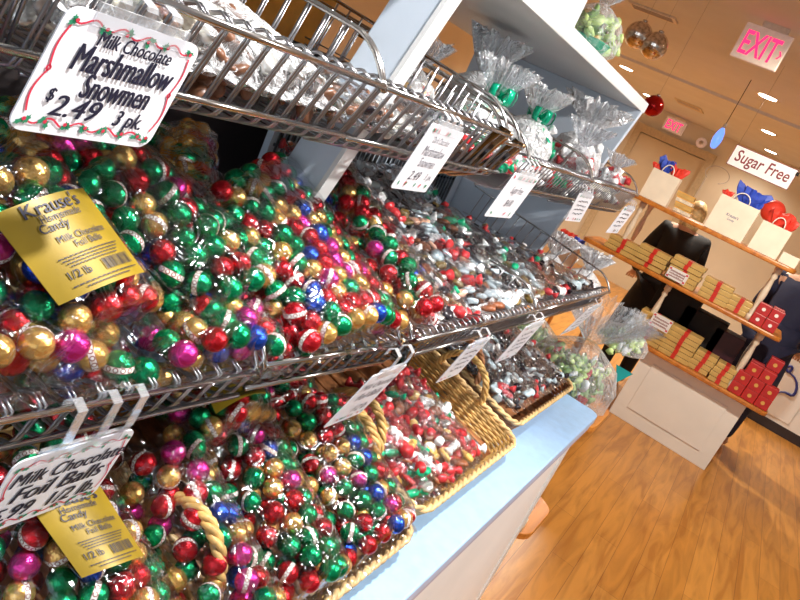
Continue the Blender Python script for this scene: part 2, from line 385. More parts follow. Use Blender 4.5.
# ------------------------------------------------------------------ display counter
t = thing('display_counter', 'long cream display cabinet with pale blue worktop under the baskets', 'counter', (0, 0, 0))
def rrect(x0, y0, x1, y1, r, n=6):
    p = []
    for cx, cy, a in ((x1-r, y0+r, -PI/2), (x1-r, y1-r, 0), (x0+r, y1-r, PI/2), (x0+r, y0+r, PI)):
        for i in range(n+1): p.append((cx+r*math.cos(a+PI/2*i/n), cy+r*math.sin(a+PI/2*i/n)))
    return p
a = MB(); a.prism(rrect(-.9, .163, 2.06, 1.05, .03), .872, .9); a.build('worktop', M['counter'], t, smooth=False, bevel=.004)
a = MB(); a.prism(rrect(-.895, .1665, 2.055, 1.045, .03), .852, .872); a.build('edge_band', M['counter_edge'], t, smooth=False)
a = MB(); a.box((-.88, .185, 0), (1.985, 1.03, .852)); a.build('cabinet_body', M['cab'], t, smooth=False)
a = MB(); a.box((1.93, .181, 0), (1.99, .23, .852)); a.build('corner_trim', M['shelfw'], t, smooth=False, bevel=.003)
a = MB()
a.tube([(1.993, .22, .50), (2.03, .22, .50), (2.03, .22, .44), (1.993, .22, .44)], .006, 8); a.build('pull_handle', M['chrome'], t)
# rear boards (dark one added), end panel, brace, top shelf
t = thing('shelf_end_panel', 'pale blue grey end panel with slanted front edge holding the white shelf', 'panel', (2.03, .8, .9))
prof = [(1.0, 1.70), (.468, 1.70), (.55, 1.17), (.60, .9), (1.0, .9)]
a = MB(); vs = [(x, y-.8, z-.9) for x in (0, .022) for y, z in prof]; n = 5
a.add(vs, [tuple(range(n)), tuple(range(n, 2*n))[::-1]]+[(i, i+n, (i+1) % n+n, (i+1) % n) for i in range(n)])
a.build('panel', M['panel'], t, smooth=False, bevel=.002)
t = thing('slanted_post', 'pale blue slanted flat post rising behind the upper wire baskets', 'post', (.8, .8, .9))
a = MB(); prof = [(.443, 1.70), (.512, 1.70), (.70, .9), (.63, .9)]
vs = [(x, y-.8, z-.9) for x in (0, .02) for y, z in prof]; n = 4
a.add(vs, [tuple(range(n)), tuple(range(n, 2*n))[::-1]]+[(i, i+n, (i+1) % n+n, (i+1) % n) for i in range(n)])
a.build('post_face', M['panel'], t, smooth=False, bevel=.002)
a = MB(); vs = [(x, y-.8, z-.9) for x in (-.004, .024) for y, z in [(.438, 1.70), (.445, 1.70), (.632, .9), (.625, .9)]]
a.add(vs, [tuple(range(n)), tuple(range(n, 2*n))[::-1]]+[(i, i+n, (i+1) % n+n, (i+1) % n) for i in range(n)])
a.build('front_edge', M['shelfw'], t, smooth=False)
a = MB(); a.box((-.5, .47, 1.70), (2.075, 1.0, 1.728)); tag(a.build('top_shelf', M['shelfw'], None, smooth=False, bevel=.002), 'long off white shelf board above the upper wire baskets', 'shelf')
a = MB(); a.box((-.85, .985, .9), (2.02, 1.0, 1.5)); tag(a.build('backing_board', M['darkback'], None, smooth=False), 'added dark sheet closing the open back behind the foil ball bags', 'board')  # dark sheet added to darken the island's open, cluttered back
a = MB(); a.box((1.10, .86, .9), (2.025, .875, 1.46)); tag(a.build('backing_board', M['panel'], None, smooth=False), 'pale grey backing board behind the candy bags, striped by wires', 'board')
t = thing('wire_grid_panel', 'upright rows of dark wires in front of the pale backing board', 'wire grid', (1.11, .849, 1.2))
a = MB()
for i in range(42): a.box((i*.0205, 0, 0), (i*.0205+.006, .006, .22))
for z_ in (.0, .11, .215): a.box((0, .006, z_), (.86, .011, z_+.006))
a.build('wires', M['dchrome'], t, smooth=False)
a = MB(); a.box((.2, .985, 1.5), (1.3, 1.0, 1.69)); tag(a.build('display_card', M['orange'], None, smooth=False), 'bright orange display card behind the upper wire baskets', 'card')

# ------------------------------------------------------------------ wire baskets
def side_rim(x, yf, zf, yb, zb, hr=.045):
    """front corner rises in an arc from the rail then runs back"""
    p = [V((x, yf, zf-.005))]
    for i in range(1, 7):
        an = PI/2*i/6
        p.append(V((x, yf+.02*math.sin(an)+.04*(1-math.cos(an)), zf-.005+hr*math.sin(an))))
    p.append(V((x, yb, zb)))
    return p
def wire_basket(x0, x1, yf, zt, h, yb, label, rise=.05, pitch=.024, bandside=False, m='steel', rr=.0032, yf1=None, hook=True):
    yf1 = yf if yf1 is None else yf1
    t = thing('wire_basket', label, 'wire basket', ((x0+x1)/2, yf, zt-h-.02), 'chrome wire display baskets')
    L = -t.location
    def Y(x): return yf+(yf1-yf)*(x-x0)/(x1-x0)
    zl = zt-h; yo = h*.35; zbm = zl-.018
    a = MB(); a.tube([V((x0, Y(x0), zt))+L, V((x1, Y(x1), zt))+L], rr, 10); a.build('top_rail', M['chrome'], t)
    a = MB(); a.tube([V((x0, Y(x0)+yo, zl))+L, V((x1, Y(x1)+yo, zl))+L], rr*.9, 10); a.build('lower_rail', M['chrome'], t)
    a = MB(); n = max(3, int((x1-x0)/pitch))
    for i in range(n+1):
        x = x0+(x1-x0)*i/n; y = Y(x)
        for dx in ((-.002, .002) if hook else (0,)):
            pts = [(x+dx, y+.03, zt+.001), (x+dx, y+.014, zt+.007), (x+dx, y+.004, zt+.003), (x+dx, y+.008, zt-.008), (x+dx, y+yo+.006, zl+.001), (x+dx, y+yo+.014, zl-.011), (x+dx, y+yo+.034, zbm), (x+dx, (y+yb)/2, zbm-.001), (x+dx, yb, zbm)]
            a.tube([V(p)+L for p in pts], .00135, 5)
    a.build('wire_grid', M[m], t)
    a = MB()
    for k in range(5):
        y = yf+.07+k*(yb-yf-.07)/4.5; a.tube([V((x0, y, zbm-.003))+L, V((x1, y, zbm-.003))+L], .0018, 5)
    a.build('cross_wires', M[m], t)
    for x in (x0, x1):
        a = MB(); rim = side_rim(x, Y(x), zt, yb, zt+rise)
        a.tube([p+L for p in rim], .0026, 8)
        a.build('side_rim', M['chrome'], t)
        a = MB(); ns = int((yb-Y(x))/.026)
        for i in range(1, ns):
            y = Y(x)+(yb-Y(x))*i/ns
            if y < Y(x)+.068: continue
            zr = zt+.04+(rise-.04)*max(0, (y-Y(x)-.03)/(yb-Y(x)-.03))
            a.tube([V((x, y-.012, zr-.001))+L, V((x, y+.012, zbm))+L], .0016, 5)
        a.tube([V((x, Y(x)+.02, zt-.01))+L, V((x, yb, zt))+L], .0012, 5)
        a.build('side_wires', M[m], t)
    if bandside:
        pr = [(Y(x1)-.002, zt+.006), (Y(x1)+.008, zt-.012), (Y(x1)+.035, zl-.006), (Y(x1)+.09, zbm-.018), (Y(x1)+.2, zbm-.022), (yb, zbm-.02)]
        fine = []
        for i in range(len(pr)-1):
            for k in range(4):
                q = k/4; fine.append((pr[i][0]*(1-q)+pr[i+1][0]*q, pr[i][1]*(1-q)+pr[i+1][1]*q))
        fine.append(pr[-1])
        a = MB(); vs = []
        for (y, z) in fine:
            for dx, dz in ((-.05, .004), (0, 0), (0, -.002), (-.05, .002)): vs.append(V((x1+dx, y, z+dz))+L)
        fs = [(4*i+k, 4*i+(k+1) % 4, 4*i+4+(k+1) % 4, 4*i+4+k) for i in range(len(fine)-1) for k in range(4)]
        a.add(vs, fs); a.build('end_band', M['dchrome'], t)
        a = MB(); a.tube([V((x1+.001, y, z-.001))+L for y, z in fine], .0036, 6); a.build('band_edge', M['copper'], t)
    return t
# upper tier
wire_basket(-.15, .30, .38, 1.522, .057, .78, 'upper wire basket at far left, behind the large snowmen price tag')
wire_basket(.305, .62, .38, 1.522, .060, .78, 'upper wire basket of silvery bags just right of the large snowmen price tag', rise=.065)
wire_basket(.625, .985, .38, 1.522, .062, .78, 'upper wire basket ending in the first dark curved metal band', bandside=True, rise=.075)
wire_basket(.99, 1.07, .385, 1.512, .05, .78, 'narrow upper wire piece ending in the second dark curved metal band', bandside=True, rise=.07)
wire_basket(1.12, 1.55, .38, 1.497, .052, .78, 'upper wire basket holding red and green wrapped gifts past the dark bands', rise=.065, pitch=.02, hook=False)
wire_basket(1.555, 2.10, .38, 1.498, .060, .78, 'farthest upper wire basket, nearest the gift bags shelf', rise=.06, pitch=.02, hook=False)
# middle tier
wire_basket(-.15, .545, .378, 1.228, .036, .80, 'middle wire basket at far left, above the foil balls price tag', yf1=.340, rise=.035)
wire_basket(.55, .80, .338, 1.236, .036, .80, 'middle wire basket full of foil ball bags ending in a dark curved band', yf1=.318, bandside=True, rise=.035)
wire_basket(.83, 1.35, .315, 1.236, .036, .80, 'middle wire basket of red and white candy bags after the dark band', yf1=.307, rise=.04, pitch=.02, hook=False)
wire_basket(1.355, 2.0, .307, 1.235, .036, .80, 'farthest middle wire basket of silvery black candy bags at the panel', yf1=.300, rise=.085, pitch=.026, hook=False)
# dark connector clip on the middle rail
a = MB(); a.box((.79, .308, 1.218), (.835, .322, 1.24)); a.box((.80, .303, 1.205), (.808, .316, 1.235)); a.box((.817, .303, 1.205), (.825, .316, 1.235))
tag(a.build('rail_clip', M['dchrome'], None, smooth=False, bevel=.002), 'dark metal clip joining two middle wire baskets', 'clip')

# ------------------------------------------------------------------ item meshes
def sphere_mesh(r, n=12):
    a = MB(); prof = [(max(1e-5, r*math.sin(PI*i/n)), -r*math.cos(PI*i/n)) for i in range(n+1)]
    a.lathe(prof, n*2)
    a.v = [v*(1+.05*noise.noise(v*90)) for v in a.v]
    return a
BR = .0128
def me_from(mb, name, mats):
    me = bpy.data.meshes.new(name); me.from_pydata([tuple(v) for v in mb.v], [], mb.f)
    for q in mats: me.materials.append(q)
    if len(mats) > 1:
        for p, k in zip(me.polygons, mb.m): p.material_index = k
    me.polygons.foreach_set('use_smooth', [True]*len(me.polygons)); return me
SPH = sphere_mesh(BR)
BALL = {k: me_from(SPH, 'foil_ball_'+k, [FO[k]]) for k in COL}
BALLP = {k: me_from(SPH, 'foil_ball_plain_'+k, [FP[k]]) for k in COL}
LOW = sphere_mesh(BR, 6)
def twist_candy(r=.0065, l=.02):
    a = MB(); n = 9
    prof = [(r*1.15, -l*.95), (r*.8, -l*.72), (r*.22, -l*.5), (r*.75, -l*.4), (r, -l*.2), (r, l*.2), (r*.75, l*.4), (r*.22, l*.5), (r*.8, l*.72), (r*1.15, l*.95)]
    a.lathe(prof, n, mx=Matrix.Rotation(PI/2, 4, 'X'))
    a.v = [v+V((noise.noise(v*200), noise.noise(v*200+V((5,5,5))), noise.noise(v*180+V((9,9,9)))))*.0022 for v in a.v]
    return a
TW = [twist_candy(.008, .026), twist_candy(.0095, .022), twist_candy(.007, .03)]
def slab_candy(w=.018, d=.012, h=.006):
    a = MB(); a.lathe([(w*.3, -h), (w*.6, -h*.6), (w*.65, 0), (w*.6, h*.6), (w*.3, h)], 8)
    a.v = [V((v.x, v.y*d/w*1.3, v.z))+V((noise.noise(v*170), noise.noise(v*170+V((3,3,3))), noise.noise(v*170+V((7,7,7)))))*.003 for v in a.v]
    return a
SL = [slab_candy(.024, .013, .005), slab_candy(.020, .016, .004)]
def snowman():
    a = MB()
    for x, r in ((-.012, .010), (.001, .008), (.011, .006)):
        a.lathe([(1e-4, -r*.5), (r*.8, -r*.4), (r, 0), (r*.8, r*.4), (1e-4, r*.5)], 12, mx=Matrix.Translation((x, 0, 0)))
    return a
SN = [snowman()]
CM = {}
def cmesh(kind, matname):
    k = (kind, matname)
    if k not in CM:
        src = {'tw0': TW[0], 'tw1': TW[1], 'tw2': TW[2], 'sl0': SL[0], 'sl1': SL[1], 'sn0': SN[0]}[kind]
        CM[k] = me_from(src, 'candy', [M[matname]])
    return CM[k]

# ------------------------------------------------------------------ filled bags
def patch(q, u, v):
    FL, FR, BRr, BL = q
    return (FL*(1-u)+FR*u)*(1-v)+(BL*(1-u)+BRr*u)*v
def pnorm(q, u=.5, v=.5):
    a = patch(q, u+.05, v)-patch(q, u-.05, v); b = patch(q, u, v+.05)-patch(q, u, v-.05)
    n = a.cross(b).normalized(); return n if n.z > 0 else -n
def bag(quad, label, kind='ball', mix=None, group=None, seed=0, fm='film', lab=None, cat='bag of candy', layers=2, name=None, spacing=None, crown=1.15, fin=.016, hs=1.0):
    rnd = random.Random(seed)
    q = [V(p) for p in quad]; c = sum(q, V())/4; n = pnorm(q)
    base = c-n*.03
    t = thing(name or ('bag_of_foil_balls' if kind == 'ball' else 'bag_of_candy'), label, cat, base, group)
    W = ((q[1]-q[0]).length+(q[2]-q[3]).length)/2; H = ((q[3]-q[0]).length+(q[2]-q[1]).length)/2
    sp = spacing or BR*2.02
    nu = max(2, int(W/sp)); nv = max(2, int(H/(sp*.88)))
    hr = BR if kind == 'ball' else .008
    pos = []
    for lay in range(layers):
        for j in range(nv+1):
            off = .5 if (j+lay) % 2 else 0
            for i in range(nu+(0 if off else 1)):
                u = (i+off)/nu; v = (j+(.33 if lay else 0))/nv
                if v > 1: continue
                p = patch(q, u, v)
                cr = crown*hr*4*u*(1-u)*2
                jit = V((rnd.uniform(-1, 1), rnd.uniform(-1, 1), 0))*hr*(.16 if kind == 'ball' else .4)
                p = p+n*(cr-lay*hr*1.55+rnd.uniform(-.3, .3)*hr)+jit
                pos.append((lay, p))
    top = [p for l, p in pos if l == 0]; low = [p for l, p in pos if l]
    if len(top) > 98:
        idx = list(range(len(top))); rnd.shuffle(idx); keep = set(idx[:98]); low += [top[i] for i in range(len(top)) if i not in keep]; top = [top[i] for i in sorted(keep)]
    stuffmb = MB()
    for p in top:
        k = rnd.choices(list(mix.keys()), list(mix.values()))[0]
        if kind == 'ball': me = (BALL if rnd.random() < .42 else BALLP)[k]; nm = 'foil_ball'
        else: me = cmesh(*k); nm = 'wrapped_candy'
        o = bpy.data.objects.new(nm, me); col.objects.link(o); o.parent = t; o.location = p-base
        if kind == 'ball':
            o.rotation_euler = (rnd.uniform(0, 6.3), rnd.uniform(0, 6.3), rnd.uniform(0, 6.3)); s = rnd.uniform(.93, 1.04)
        else:
            o.rotation_euler = (rnd.uniform(-.6, .6), rnd.uniform(-.6, .6), rnd.uniform(0, 6.3)); s = rnd.uniform(.85, 1.15)
        o.scale = (s, s, s)
    for p in low:
        k = rnd.choices(list(mix.keys()), list(mix.values()))[0]
        rm = Matrix.Translation(p-base) @ Euler((rnd.uniform(0, 6), rnd.uniform(0, 6), rnd.uniform(0, 6))).to_matrix().to_4x4()
        if kind == 'ball': stuffmb.add(LOW.v, LOW.f, FP[k], rm)
        else:
            s_ = {'tw0': TW[0], 'tw1': TW[1], 'tw2': TW[2], 'sl0': SL[0], 'sl1': SL[1], 'sn0': SN[0]}[k[0]]; stuffmb.add(s_.v, s_.f, M[k[1]], rm)
    if low:
        o = stuffmb.build('foil_ball' if kind == 'ball' else 'wrapped_candy', None, t); o['kind'] = 'stuff'
    # film pouch
    GU, GV = 26, 30; up = []; dn = []
    eu = (W/2+hr*1.1)/(W/2); ev = (H/2+hr*1.1)/(H/2); sd = V((seed*3.1, seed*1.7, 0))
    fv = fin/H
    def surf(u, v, side):
        uu = .5+(u-.5)*eu; vv = .5+(v-.5)*ev
        e = min(1, min(u, 1-u)/.10); f = min(1, min(v, 1-v)/.09)
        k = (1-(1-e)**2.2)*(1-(1-f)**2.2); k = max(0, k)**.5
        p = patch(q, min(1.05, max(-.05, uu)), vv)
        cr = crown*hr*4*max(0, uu*(1-uu))*2
        w = noise.noise(V((u*10*W/.1, v*2.2*H/.1, side))+sd)
        w2 = noise.noise(V((u*16*W/.1, v*9*H/.1, side+4))+sd)
        hgt = (hr*1.32*hs+cr+w*.0055+abs(w2)*.0035) if side > 0 else -(hr*(2.3 if layers > 1 else 1.2)+w*.003)
        mid = -hr*.35
        return p+n*(mid+(hgt-mid)*k)+V((w2, w, 0))*.0025*(1-k)
    for side, arr in ((1, up), (-1, dn)):
        for j in range(GV+1):
            for i in range(GU+1): arr.append(surf(i/GU, j/GV, side)-base)
    a = MB(); W1 = GU+1
    a.add(up, [(j*W1+i, j*W1+i+1, (j+1)*W1+i+1, (j+1)*W1+i) for j in range(GV) for i in range(GU)])
    a.add(dn, [(j*W1+i, (j+1)*W1+i, (j+1)*W1+i+1, j*W1+i+1) for j in range(GV) for i in range(GU)])
    # narrow sealed flanges down both sides
    for u0, sg in ((0, -1), (1, 1)):
        vs = []
        for j in range(31):
            e0 = surf(u0, j/30, 1)-base; d = (patch(q, 1, j/30)-patch(q, 0, j/30)).normalized()*sg; w = noise.noise(V((j*.3, u0*7, 3))+sd)
            vs += [e0, e0+d*.004+n*(.005+w*.003), e0+d*.0085+n*(.004+w*.006)]
        a.add(vs, [(3*i+k, 3*i+3+k, 3*i+4+k, 3*i+1+k) for i in range(30) for k in (0, 1)])
    # crimped end fins, front and back
    for v0, sg in ((0, -1), (1, 1)):
        vs = []
        for i in range(53):
            u = i/52; e0 = surf(u, v0, 1)-base; d = (patch(q, u, 1)-patch(q, u, 0)).normalized()*sg
            w = noise.noise(V((u*9, v0*5, 1))+sd)
            zz = .0012*(1 if i % 2 else -1)
            vs.append(e0); vs.append(e0+d*fin*.5+n*(.5*w*.006+zz)); vs.append(e0+d*(fin*(1+.25*w)+(.0015 if i % 2 else 0))+n*(w*.008))
        a.add(vs, [(3*i+k, 3*i+3+k, 3*i+4+k, 3*i+1+k) for i in range(52) for k in (0, 1)])
    a.build('cellophane', M[fm], t)
    if lab:
        u0, u1, v0, v1 = lab
        def S(a_, b_, lift=0.0):
            u = u0+(u1-u0)*a_; v = v0+(v1-v0)*b_
            cr = crown*hr*4*u*(1-u)*2
            return patch(q, u, v)+n*(hr*1.75+cr+lift+.0035+.0015*math.sin(a_*2.6+1))-base
        g = MB(); nn = 14
        # one rounded corner card bent over the bag
        vs = [S(i/nn, j/nn) for j in range(nn+1) for i in range(nn+1)]+[S(i/nn, j/nn, -.0004) for j in range(nn+1) for i in range(nn+1)]
        o1 = (nn+1)**2
        fs = [(j*(nn+1)+i, j*(nn+1)+i+1, (j+1)*(nn+1)+i+1, (j+1)*(nn+1)+i) for j in range(nn) for i in range(nn)]
        fs += [tuple(x+o1 for x in f)[::-1] for f in fs]
        g.add(vs, fs); lo = g.build('paper_label', M['goldlab'], t)
        lo['label'] = 'gold paper label with black lettering and barcode'
        g = MB(); lw = ((q[1]-q[0]).length)*(u1-u0); lh = H*(v1-v0); asp = lw/lh
        def put(s, cx, cy, size, shear=0, xs=1.):
            vs, fs = text_mesh(s, size, shear, xs, align='CENTER')
            for e in (-1, 1): g.add([S(max(0, min(1, cx+x/asp+e*size*.010)), cy+y, .0012) for x, y, z in vs], fs)
        put("Krause's", .46, .84, .20, .1, .85); put('Homemade', .47, .755, .11, .1, .8); put('Candy', .34, .66, .13, .1, .8)
        put('Milk Chocolate', .55, .53, .10, 0, .85); put('Foil Balls', .55, .445, .10, 0, .85)
        put('1/2 lb', .27, .17, .12, 0, .8)
        def line(x0_, x1_, y_, th):
            for i_ in range(14):
                xa = x0_+(x1_-x0_)*i_/14; xb = x0_+(x1_-x0_)*(i_+.82)/14
                g.add([S(xa, y_, .0014), S(xb, y_, .0014), S(xb, y_-th, .0014), S(xa, y_-th, .0014)], [(0, 1, 2, 3)])
        for k in range(4): line(.18+.02*k, .86-.03*k, .39-.032*k, .010)
        x = .52
        while x < .88:
            w = rnd.choice((.006, .011, .016)); g.add([S(x, .14, .0012), S(x+w, .14, .0012), S(x+w, .26, .0012), S(x, .26, .0012)], [(0, 1, 2, 3)]); x += w+rnd.choice((.007, .012))
        for k in range(2): line(.15+.1*k, .9-.15*k, .10-.04*k, .011)
        g.build('lettering', M['ink'], lo, smooth=False)
    return t

BM = dict(red=33, green=33, gold=24, blue=5, pink=5)
GB = 'bags of foil balls in the middle wire baskets'; GL = 'bags of foil balls in the wicker baskets'
# middle tier foil balls  (front left, front right, back right, back left)
def B(name, *a, **k): return bag(*a, **k)
bag([(.320,.385,1.270),(.450,.42,1.272),(.405,.515,1.338),(.270,.458,1.338)], 'clear bag of foil balls bearing the gold label in the middle basket', mix=BM, group=GB, seed=1, lab=(.04,.60,.10,.76))
bag([(.512,.404,1.27),(.668,.436,1.27),(.567,.6,1.335),(.411,.503,1.335)], 'bag of foil balls right of the gold labelled one in middle basket', mix=dict(red=26, green=44, gold=20, blue=7, pink=3), group=GB, seed=2)
bag([(.608,.336,1.258),(.780,.334,1.258),(.905,.655,1.335),(.60,.510,1.345)], 'big bag of foil balls at the centre of the middle basket', mix=BM, group=GB, seed=3)
bag([(.800,.334,1.262),(.915,.340,1.25),(1.005,.655,1.352),(.925,.672,1.362)], 'long narrow bag of foil balls beside the red and white candy', mix=dict(red=36, green=30, gold=26, blue=4, pink=4), group=GB, seed=4)
bag([(.371,.545,1.32),(.573,.610,1.315),(.66,.73,1.34),(.423,.65,1.35)], 'bag of foil balls below the large snowmen price tag', mix=BM, group=GB, seed=5)
bag([(.60,.585,1.295),(.70,.61,1.28),(.80,.72,1.32),(.69,.73,1.33)], 'shaded bag of foil balls at the back of the middle basket', mix=BM, group=GB, seed=6)
bag([(.18,.385,1.245),(.395,.372,1.245),(.43,.455,1.25),(.22,.455,1.262)], 'lower bag of foil balls under the gold labelled bag, at the rail', mix=dict(red=36, green=22, gold=22, blue=7, pink=12), group=GB, seed=7)
bag([(.425,.368,1.235),(.600,.350,1.235),(.68,.453,1.24),(.509,.462,1.24)], 'bag of foil balls under the centre bags, lying along the rail', mix=dict(red=32, green=30, gold=22, blue=7, pink=9), group=GB, seed=8)
bag([(.16,.47,1.28),(.29,.49,1.28),(.28,.60,1.345),(.15,.57,1.345)], 'bag of foil balls at the left picture edge beside the gold labelled bag', mix=dict(red=60, green=22, gold=14, blue=2, pink=2), group=GB, seed=9)
# lower wicker baskets
bag([(.36,.300,.995),(.482,.283,.995),(.455,.395,1.07),(.316,.408,1.07)], 'bag of foil balls with gold label below the foil balls price tag', mix=BM, group=GL, seed=11, lab=(.30,.80,.46,1.02))
bag([(.502,.262,.985),(.592,.240,.985),(.585,.4,1.07),(.492,.414,1.068)], 'bag of foil balls beside the near wicker handle, in the lower basket', mix=dict(red=30, green=30, gold=25, blue=7, pink=8), group=GL, seed=12)
bag([(.605,.238,.98),(.715,.228,.978),(.738,.425,1.06),(.606,.414,1.065)], 'middle bag of foil balls lying in the second wicker basket', mix=dict(red=30, green=32, gold=24, blue=5, pink=9), group=GL, seed=13)
bag([(.735,.230,.978),(.900,.232,.975),(.915,.41,1.05),(.752,.423,1.06)], 'foil ball bag nearest the bare blue worktop, hanging over the basket lip', mix=dict(red=24, green=36, gold=28, blue=8, pink=4), group=GL, seed=14)
bag([(.575,.405,1.085),(.71,.405,1.085),(.77,.50,1.10),(.60,.485,1.10)], 'foil ball bag with a gold label under the middle rail', mix=BM, group=GL, seed=15, lab=(.12,.72,.02,.95))
bag([(.72,.44,1.05),(.88,.44,1.045),(.95,.54,1.06),(.76,.53,1.07)], 'shaded foil ball bag at the back of the second wicker basket', mix=dict(red=36, green=34, gold=20, blue=5, pink=5), group=GL, seed=16)
bag([(.36,.42,1.06),(.50,.44,1.06),(.50,.54,1.09),(.36,.52,1.09)], 'shaded foil ball bag behind the foil balls price tag', mix=dict(red=30, green=50, gold=15, blue=3, pink=2), group=GL, seed=17)
# candy bags
XM = {('tw0','c_white'): 6, ('tw1','c_white'): 4, ('sl0','silver'): 3, ('tw0','c_red'): 12, ('tw1','c_red'): 8, ('sl1','c_red'): 5, ('tw2','c_green'): 5, ('sl0','c_gold'): 5, ('sl1','c_brown'): 4}
KM = {('sl0','c_black'): 17, ('sl1','c_black'): 6, ('sl0','c_ice'): 12, ('sl1','silver'): 5, ('tw1','c_white'): 2, ('tw0','c_ice'): 6, ('tw2','c_red'): 3, ('tw0','c_black'): 4}
SM = {('sl0','c_ice'): 10, ('tw1','c_white'): 2, ('sl1','silver'): 12, ('tw0','c_red'): 3, ('sl0','c_black'): 13, ('sl1','c_black'): 7, ('sl0','c_brown'): 4, ('tw2','c_green'): 1, ('sl0','dorange'): 2}
RM = {('tw0','c_white'): 7, ('tw1','c_red'): 4, ('sl0','c_peach'): 4, ('tw2','c_green'): 1, ('sl1','silver'): 8, ('sl0','c_black'): 6, ('sl0','c_brown'): 5, ('sl0','dorange'): 4}
GC = 'bags of twist wrapped candy'
bag([(.985,.262,.958),(1.09,.258,.958),(1.07,.44,1.025),(.965,.434,1.025)], 'left bag of red white and green candy in the honey basket', kind='c', mix=XM, group=GC, seed=21, fm='film2', spacing=.026, crown=1.)
bag([(1.13,.262,.955),(1.27,.266,.955),(1.25,.46,1.02),(1.11,.44,1.02)], 'right bag of red white and green candy in the honey basket', kind='c', mix={**XM, ('sl0','c_brown'): 8, ('sl0','c_gold'): 8}, group=GC, seed=22, fm='film2', spacing=.026, crown=1.)
bag([(1.50,.295,.985),(1.69,.295,.985),(1.63,.50,1.05),(1.45,.48,1.05)], 'left bag of black and icy white candy in the brown basket', kind='c', mix=KM, group=GC, seed=23, fm='film2', spacing=.025, crown=1.)
bag([(1.71,.293,.985),(1.90,.295,.985),(1.86,.50,1.05),(1.66,.49,1.05)], 'right bag of black and icy white candy in the brown basket', kind='c', mix=KM, group=GC, seed=24, fm='film2', spacing=.025, crown=1.)
bag([(1.42,.56,1.05),(1.62,.56,1.05),(1.66,.66,1.09),(1.45,.66,1.09)], 'bag of peach coloured candy at the back of the brown basket', kind='c', mix={('sl0','c_peach'): 10, ('tw0','c_white'): 3, ('sl1','c_peach'): 6}, group=GC, seed=25, fm='film2', spacing=.02, crown=1.)
bag([(1.66,.58,1.06),(1.90,.58,1.06),(1.92,.66,1.12),(1.68,.66,1.12)], 'peach candy bag nearest the pale end panel under the middle rail', kind='c', mix={('sl0','c_peach'): 10, ('tw0','c_red'): 3, ('sl1','c_peach'): 6}, group=GC, seed=26, fm='film2', spacing=.02, crown=1.)
bag([(.935,.36,1.228),(1.09,.35,1.228),(1.11,.56,1.29),(1.02,.62,1.32)], 'first bag of red and white candy beside the long foil ball bag', kind='c', mix=RM, group=GC, seed=27, fm='film2', spacing=.026, crown=1.)
bag([(1.12,.345,1.235),(1.33,.34,1.235),(1.28,.56,1.29),(1.14,.58,1.30)], 'red and white candy bag with silver pieces in the middle tier', kind='c', mix={**RM, ('sl0','c_ice'): 12, ('sl0','c_black'): 8}, group=GC, seed=28, fm='film2', spacing=.023, crown=1.)
bag([(1.37,.34,1.24),(1.62,.34,1.24),(1.44,.60,1.30),(1.30,.60,1.31)], 'silvery black candy bag in the middle of the farthest middle basket', kind='c', mix=SM, group=GC, seed=29, fm='film2', spacing=.026, crown=1.)
bag([(1.64,.34,1.24),(1.90,.34,1.24),(1.82,.60,1.24),(1.50,.60,1.275)], 'silvery black candy bag at the far end of the middle tier', kind='c', mix=SM, group=GC, seed=30, fm='film2', spacing=.026, crown=1.)
bag([(1.03,.61,1.28),(1.22,.62,1.28),(1.22,.75,1.32),(1.02,.75,1.34)], 'shaded bag of red and brown candy at the back of middle tier', kind='c', mix={**RM, ('sl0','c_brown'): 14}, group=GC, seed=31, fm='film2', spacing=.02, crown=1.)
bag([(1.25,.64,1.27),(1.55,.64,1.27),(1.6,.76,1.32),(1.25,.76,1.33)], 'shaded bag of silver grey candy below the dark curved bands', kind='c', mix=SM, group=GC, seed=32, fm='film2', spacing=.026, crown=1.)
# upper tier bags of chocolate snowmen
SNM = {('sn0','choc'): 8, ('sl0','dorange'): 2, ('sl0','c_black'): 5}
SNW = {('sn0','cream'): 3, ('sl0','silver'): 9, ('sl1','silver'): 6, ('sn0','choc'): 4, ('sl0','choc'): 3, ('sl1','c_black'): 3}
GS = 'bags of chocolate snowmen in the upper wire baskets'
bag([(.02,.435,1.50),(.26,.435,1.50),(.28,.64,1.53),(.02,.64,1.53)], 'bag of dark brown chocolates left of the large snowmen price tag', kind='c', mix=SNM, group=GS, seed=41, fm='film', spacing=.032, crown=1., layers=1)
bag([(.325,.435,1.490),(.46,.435,1.490),(.47,.66,1.535),(.33,.66,1.535)], 'first silvery bag of chocolate snowmen right of the large price tag', kind='c', mix=SNW, group=GS, seed=42, fm='film3', spacing=.026, crown=1.4, layers=3)
bag([(.48,.435,1.488),(.61,.435,1.488),(.61,.66,1.53),(.485,.66,1.53)], 'second silvery bag of chocolate snowmen, above the dark shaded balls', kind='c', mix=SNW, group=GS, seed=43, fm='film3', spacing=.026, crown=1.2, layers=3)
bag([(.635,.435,1.482),(.79,.435,1.482),(.77,.66,1.50),(.635,.66,1.50)], 'silvery bag of chocolate snowmen left of second snowmen price tag', kind='c', mix=SNW, group=GS, seed=44, fm='film2', spacing=.026, crown=.6, layers=2)
bag([(.80,.435,1.482),(.96,.435,1.482),(.97,.60,1.50),(.80,.60,1.50)], 'dark bag of chocolates behind the second snowmen price tag', kind='c', mix={('sn0','choc'): 5, ('sl0','silver'): 4, ('sl0','c_black'): 4}, group=GS, seed=45, fm='film2', spacing=.026, crown=.6, layers=2)
bag([(1.15,.43,1.465),(1.50,.43,1.465),(1.5,.6,1.48),(1.15,.6,1.48)], 'flat bag of red and green candy under the gift parcels', kind='c', mix={('tw0','c_red'): 10, ('tw1','c_green'): 5, ('tw0','c_white'): 5}, group=GS, seed=46, fm='film', spacing=.026, crown=.6, layers=1)
